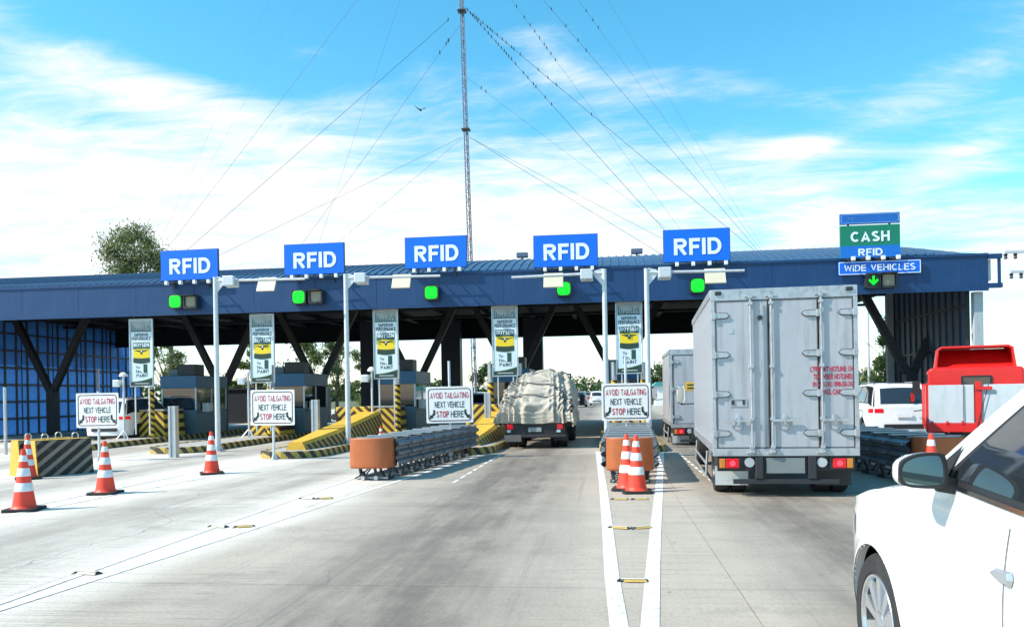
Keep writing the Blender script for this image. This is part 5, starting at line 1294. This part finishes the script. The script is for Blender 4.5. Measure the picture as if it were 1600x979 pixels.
# tarp covered truck
def tarp_truck():
    e = empty('covered_truck', (-2.17, 24.5, 0), R(-2.0), 'small truck whose load is covered by a crumpled roped tarpaulin', 'truck')
    MB().box(-.95, .95, .05, 3.4, .72, .84).build('bed_floor', M_dark, e)
    MB().box(-.98, .98, 0, .06, .78, .93).build('tail_board', M_alus, e, bevel=.01)
    MB().box(-.92, .92, .0, .1, .45, .775).build('lamp_board', M_plast, e)
    for s in (-1, 1):
        MB().box(s*.77-.09, s*.77+.09, -.03, -.001, .60, .75).build('tail_lamp', M_tail, e, bevel=.01)
        MB().box(s*.77-.10, s*.77+.02, -.025, -.001, .50, .58).build('lamp_base', M_pole, e)
        MB().box(s*1.0-.02, s*1.0+.02, .1, 3.4, .74, 1.2).build('side_board', M_dark, e)
        MB().box(s*.74-.2, s*.74+.2, .45, .46, .22, .62).build('mud_flap', M_plast, e)
    MB().box(-.2, .2, -.03, -.001, .52, .65).build('number_plate', mat('plate_worn', (.30, .33, .33), .5), e)
    MB().box(-.96, .96, -.06, .04, .34, .44).build('bumper', M_dark, e, bevel=.02)
    MB().box(-.94, -.42, -.075, -.061, .22, .42).build('flap_plate', mat('flap_grey', (.12, .12, .12), .6), e)
    MB().box(-.35, .35, .2, 4.6, .5, .7).build('chassis', M_dark, e)
    truck_wheels(e, .95, True, .80, .38); truck_wheels(e, 4.3, False, .8, .38)
    MB().prism(rrect(-.92, .92, .5, 2.12, .12), 3.55, 5.0).build('cab', mat('cab_grey', (.14, .15, .16), .4, coat=.4), e, bevel=.06)
    for s in (-1, 1):
        MB().box(s*.925-.004, s*.925+.004, 3.9, 4.7, 1.3, 1.95).build('side_window', M_glass, e)
        mr_ = MB().prism(rrect(s*1.15-.09, s*1.15+.09, 1.25, 1.62, .04), 4.85, 4.9).build('mirror', M_plast, e)
        MB().bar((s*.92, 4.87, 1.4), (s*1.1, 4.87, 1.4), .03, .03).build('mirror_arm', M_dark, mr_)
    # headboard frame standing over the load
    fr = MB(); fr.tube((-.86, 2.6, .8), (-.86, 2.6, 2.30), .03); fr.tube((.92, 2.6, .8), (.92, 2.6, 2.34), .03); fr.tube((-.86, 2.6, 2.28), (.92, 2.6, 2.32), .03); fr.build('load_frame', M_dark, e)
    def sup(c, p): return math.copysign(abs(c)**p, c)
    def tp(u, v):
        y = -.06+3.4*v
        k = min(1, v/.62); hgt = .30+1.18*math.sin(k*math.pi/2)**.9
        if v > .8: hgt -= .05*(v-.8)/.2
        wd = 1.10-.10*k
        a = math.pi*u
        px = -wd*sup(math.cos(a), .5); pz = hgt*sup(math.sin(a), .5)*(1-.16*max(0, -px)*k)
        q = Vector((px*1.3, y*1.1, pz*1.3))
        d1 = Vector((px*2.2+pz*1.4, y*.9+pz*.4, pz*.7)); rid = 1-abs(mn.noise(d1*1.15+Vector((4.1, 0, 2))))*2.2
        d2 = Vector((px*2.5-pz*2.0, y*2.0, pz*1.6)); rid2 = 1-abs(mn.noise(d2*1.7))*2.2
        c1 = max(0, 1-abs(mn.noise(Vector((px*3.1+pz*1.9+2, y*1.3, pz*1.1)))) * 3.2)**2; c2 = max(0, 1-abs(mn.noise(Vector((px*3.6-pz*2.6, y*1.6+5, pz*1.5)))) * 3.4)**2
        fu = u*15+1.6*mn.noise(Vector((u*3, v*2.2, 1)))+(u-.5)*v*5; f1 = 1-2*abs(mn.noise(Vector((fu, v*1.3, 4.4)))); f2 = 1-2*abs(mn.noise(Vector((u*17-v*13, v*3.0, 8.1))))
        dsp = .10*f1+.075*f2+.05*mn.noise(q*1.3)-.05*c1*(.3+c2)
        wv_ = Vector((mn.noise(q*1.1+Vector((7, 0, 0))), mn.noise(q*1.1+Vector((0, 9, 0))), mn.noise(q*1.1)))*.9
        for fq, am in ((1.5, .05), (3.4, .022)): dsp += am*((max(0, 1-abs(mn.noise(Vector((q.x*1.0, q.y*.7, q.z*.55))*fq+wv_*fq*.6))*2.0))**3-.25)
        # drawn in by the belt rope near the bottom
        if v < .75: dsp -= .07*math.exp(-((pz-.30)/.07)**2)
        edge = min(1, min(u, 1-u)*9)
        nrm = Vector((px/1.1, -.75*(1-k) if v < .6 else 0, pz/1.2+.15)).normalized()
        droop = .10*mn.noise(Vector((y*2.3, px, 3.3))) if edge < 1 else 0
        return (px+nrm.x*dsp*1.0, y+nrm.y*dsp*1.3, .84+pz+nrm.z*dsp*edge-(.13*(1-edge))+droop*(1-edge))
    tm = MB().grid(200, 150, tp).build('tarpaulin', mat('tarp_canvas', (.43, .385, .315), .75, var=.2, scale=2.5, bump=.25, bscale=14, dirt=.25, dirtc=(.2, .17, .13)), e, smooth=70)
    # rear drop of the tarp
    def rd(u, v):
        p = tp(.02+.96*u, 0); z = p[2]-(p[2]-.80+.06*mn.noise(Vector((u*9, 1, 2))))*v
        return (p[0]*(1+.03*v), p[1]-.02-.05*abs(mn.noise(Vector((u*14, v*3, 0)))), z)
    MB().grid(90, 12, rd).build('tarpaulin_hem', MATS['tarp_canvas'], tm, smooth=70)
    def rope(pts, r=.011):
        out = []
        for (u0, v0), (u1, v1) in zip(pts, pts[1:]):
            for k in range(14):
                t = k/14; p = Vector(tp(u0+(u1-u0)*t, v0+(v1-v0)*t)); n_ = Vector((p.x*.5, -.5, .6)).normalized(); out.append(p+n_*.022)
        MB().path(out, r, 6).build('rope', M_dark, tm)
    rope([(.03, .10), (.3, .14), (.5, .12), (.75, .14), (.97, .12)]); rope([(.06, .02), (.3, .30), (.62, .22), (.95, .05)]); rope([(.20, .45), (.55, .22), (.78, .1), (.96, .02)], .009)
    rope([(.42, .02), (.30, .10), (.06, .14)]); rope([(.62, .02), (.72, .13), (.95, .16)]); rope([(.10, .30), (.30, .32), (.45, .5), (.6, .55)], .008)
tarp_truck()

# ------------------------------------------------------------------ trees
def leaf_mat(name, c):
    m = bpy.data.materials.new(name); m.use_nodes = True; t = m.node_tree; L = t.links; bs = t.nodes['Principled BSDF']
    ge = nd(t, 'ShaderNodeNewGeometry'); r_ = nd(t, 'ShaderNodeValToRGB'); L.new(ge.outputs['Random Per Island'], r_.inputs[0])
    r_.color_ramp.elements[0].color = (*[v*.55 for v in c], 1); r_.color_ramp.elements[1].color = (c[0]*1.6, c[1]*1.45, c[2]*1.3, 1)
    L.new(r_.outputs[0], bs.inputs['Base Color']); bs.inputs['Roughness'].default_value = .55
    tr = nd(t, 'ShaderNodeBsdfTranslucent'); L.new(r_.outputs[0], tr.inputs[0]); ms = nd(t, 'ShaderNodeMixShader'); ms.inputs[0].default_value = .45
    L.new(bs.outputs[0], ms.inputs[1]); L.new(tr.outputs[0], ms.inputs[2]); L.new(ms.outputs[0], t.nodes['Material Output'].inputs[0])
    return m
LM = {'gum': leaf_mat('leaf_grey_green', (.15, .20, .075)), 'olive': leaf_mat('leaf_olive', (.12, .165, .045)), 'deep': leaf_mat('leaf_deep_green', (.05, .105, .03))}
M_bark = mat('bark', (.16, .12, .09), .9, var=.3, bump=.4, bscale=12)
def tree(x, y, h, rad, kind, label, seed, clumps=26, per=190, leaf=.22, shape='round', zlow=.35):
    rr = random.Random(seed)
    e = empty('tree', (x, y, -.08), 0, label, 'tree', 'trees beyond the canopy')
    tr = MB(); top = Vector((rr.uniform(-.3, .3), rr.uniform(-.3, .3), h*.62))
    tr.tube((0, 0, 0), top*.5, h*.018+.06, h*.012+.04, 10); tr.tube(top*.5, top, h*.012+.04, h*.006+.02, 8)
    cl = []
    for k in range(clumps):
        if shape == 'cone':
            t = rr.random()**.8; z = h*(zlow+(1-zlow)*t); rm = rad*(1-t)**.7*1.0
        else:
            t = rr.random(); z = h*(zlow+(.96-zlow)*t); rm = rad*max(0, math.sin(math.pi*min(1, .18+.80*t)))**.7
        a = rr.uniform(0, 6.283); q = rm*rr.random()**.5
        c = Vector((q*math.cos(a), q*math.sin(a), z)); cl.append((c, rr.uniform(.35, 1.0)*rad*(.30 if kind == 'gum' else .36)))
    for c, s in cl:
        st = top*min(.95, max(.35, c.z/h*.85)); tr.tube(st, c, .02+.004*h, .012, 5, cap=False)
    tr.build('trunk', M_bark, e, smooth=50)
    vs, fs = [], []
    for c, s in cl:
        for k in range(per):
            d = Vector((rr.gauss(0, 1), rr.gauss(0, 1), rr.gauss(0, .85)))
            p = c+d*(s*.55)
            if kind == 'gum': p.z -= abs(rr.gauss(0, .25))*s
            u = Vector((rr.gauss(0, 1), rr.gauss(0, 1), rr.gauss(-.5, 1))).normalized(); v = u.orthogonal().normalized(); v.rotate(Matrix.Rotation(rr.uniform(0, 6.28), 3, u))
            l = leaf*rr.uniform(.6, 1.3); wv = l*(.32 if kind == 'gum' else .5); b = len(vs)
            vs += [p-u*l*.5, p+v*wv*.5, p+u*l*.5, p-v*wv*.5]; fs.append((b, b+1, b+2, b+3))
    MB().add(vs, fs).build('crown', LM[kind], e)
def tpx(px, Y): return D(px, 600, Y).x
tree(tpx(212, 62), 62, 16.4, 3.7, 'gum', 'tall loose-leaved tree rising above the roof left of the RFID signs', 5, 52, 420, .30, zlow=.40)
tree(tpx(268, 66), 66, 15.0, 1.0, 'gum', 'thin treetop showing just over the roof beside an RFID sign', 12, 14, 90, .28, zlow=.5)
tree(tpx(256, 56), 56, 6.6, 1.7, 'gum', 'pale leafy tree seen beside the fifth banner under the canopy', 2, 22, 190, .24, zlow=.25)
tree(tpx(362, 60), 60, 4.0, 1.2, 'gum', 'small sparse sapling seen left of the fourth banner', 3, 12, 110, .22, zlow=.3)
tree(tpx(398, 60), 60, 6.6, 1.9, 'olive', 'bushy olive green tree behind the fourth banner', 4, 26, 220, .24, zlow=.2)
tree(tpx(470, 62), 62, 6.6, 2.2, 'olive', 'broad olive tree seen behind the booth roofs', 5, 26, 220, .25, zlow=.2)
tree(tpx(525, 64), 64, 7.2, 2.0, 'gum', 'grey-green tree behind the V column near the antenna pole', 6, 24, 200, .26, zlow=.2)
tree(tpx(578, 62), 62, 6.8, 1.7, 'gum', 'grey-green tree just left of the third banner', 7, 22, 190, .26, zlow=.15)
tree(tpx(1388, 58), 58, 6.2, 1.4, 'deep', 'dense conical green tree beside the dark right wall', 8, 40, 240, .2, 'cone', zlow=.08)
tree(tpx(1350, 75), 75, 3.6, 2.2, 'olive', 'low roadside bush seen beside the box truck', 9, 16, 150, .25, zlow=.1)
tree(tpx(765, 130), 130, 6.6, 3.4, 'deep', 'dark round tree far off behind the fourth banner', 10, 20, 160, .5, zlow=.1)
tree(tpx(1032, 120), 120, 5.6, 2.8, 'deep', 'dark trees clump beyond the poles near the second box truck', 13, 20, 160, .45, zlow=.1)
tree(tpx(1018, 125), 125, 5.0, 1.6, 'deep', 'small dark tree beside the far green hut', 14, 14, 120, .4, zlow=.1)
# far wood along the horizon
rr = random.Random(21); vs, fs = [], []
for k in range(420):
    x = rr.uniform(-330, 330); y = rr.uniform(260, 330)
    if -45 < x < 32: y = rr.uniform(500, 560)
    hh = rr.uniform(4, 8.5)*(1.5 if y > 400 else 1)
    for q in range(46):
        d = Vector((rr.gauss(0, 2.2), rr.gauss(0, 2.2), rr.uniform(0, hh)-.3)); p = Vector((x, y, 0))+d
        u = Vector((rr.gauss(0, 1), rr.gauss(0, 1), rr.gauss(0, 1))).normalized(); v = u.orthogonal().normalized(); l = rr.uniform(.6, 1.3); b = len(vs)
        vs += [p-u*l, p+v*l*.7, p+u*l, p-v*l*.7]; fs.append((b, b+1, b+2, b+3))
o = MB().add(vs, fs).build('far_wood', LM['deep']); o['kind'] = 'stuff'; tag(o, 'dark band of far trees along the horizon', 'woodland')
# small roadside hut beyond the canopy
p = D(1046, 615, 95); e = empty('roadside_hut', (p.x, 95, 0), 0, 'low white and teal roadside hut beyond the second box truck', 'hut')
MB().box(-1.6, 1.6, 0, 3, 0, 2.3).build('wall', M_white, e); MB().prism([(-1.9, 2.3), (1.9, 2.3), (1.5, 2.75), (-1.5, 2.75)], -.3, 3.3).build('roof', mat('teal_roof', (.05, .30, .30), .5), e)
MB().box(-.5, .4, -.03, -.005, .0, 1.9).build('door', M_dark, e)
# low service buildings seen through the booths
for px, Y, wd, hh, lab in ((465, 50, 3.0, 2.2, 'low dark equipment cabin behind the fourth booth from the CASH lane'), (395, 52, 5.0, 2.3, 'dark low fence wall beyond the booths')):
    p = D(px, 650, Y); e = empty('service_cabin', (p.x, Y, -.02), 0, lab, 'cabin')
    MB().box(-wd/2, wd/2, 0, 2.2, 0, hh).build('wall', M_col, e, bevel=.03); MB().box(-wd/2-.1, wd/2+.1, -.1, 2.3, hh+.002, hh+.12).build('roof', M_dark, e); MB().box(-.4, .4, -.03, -.004, 0, 1.8).build('door', M_booth, e)
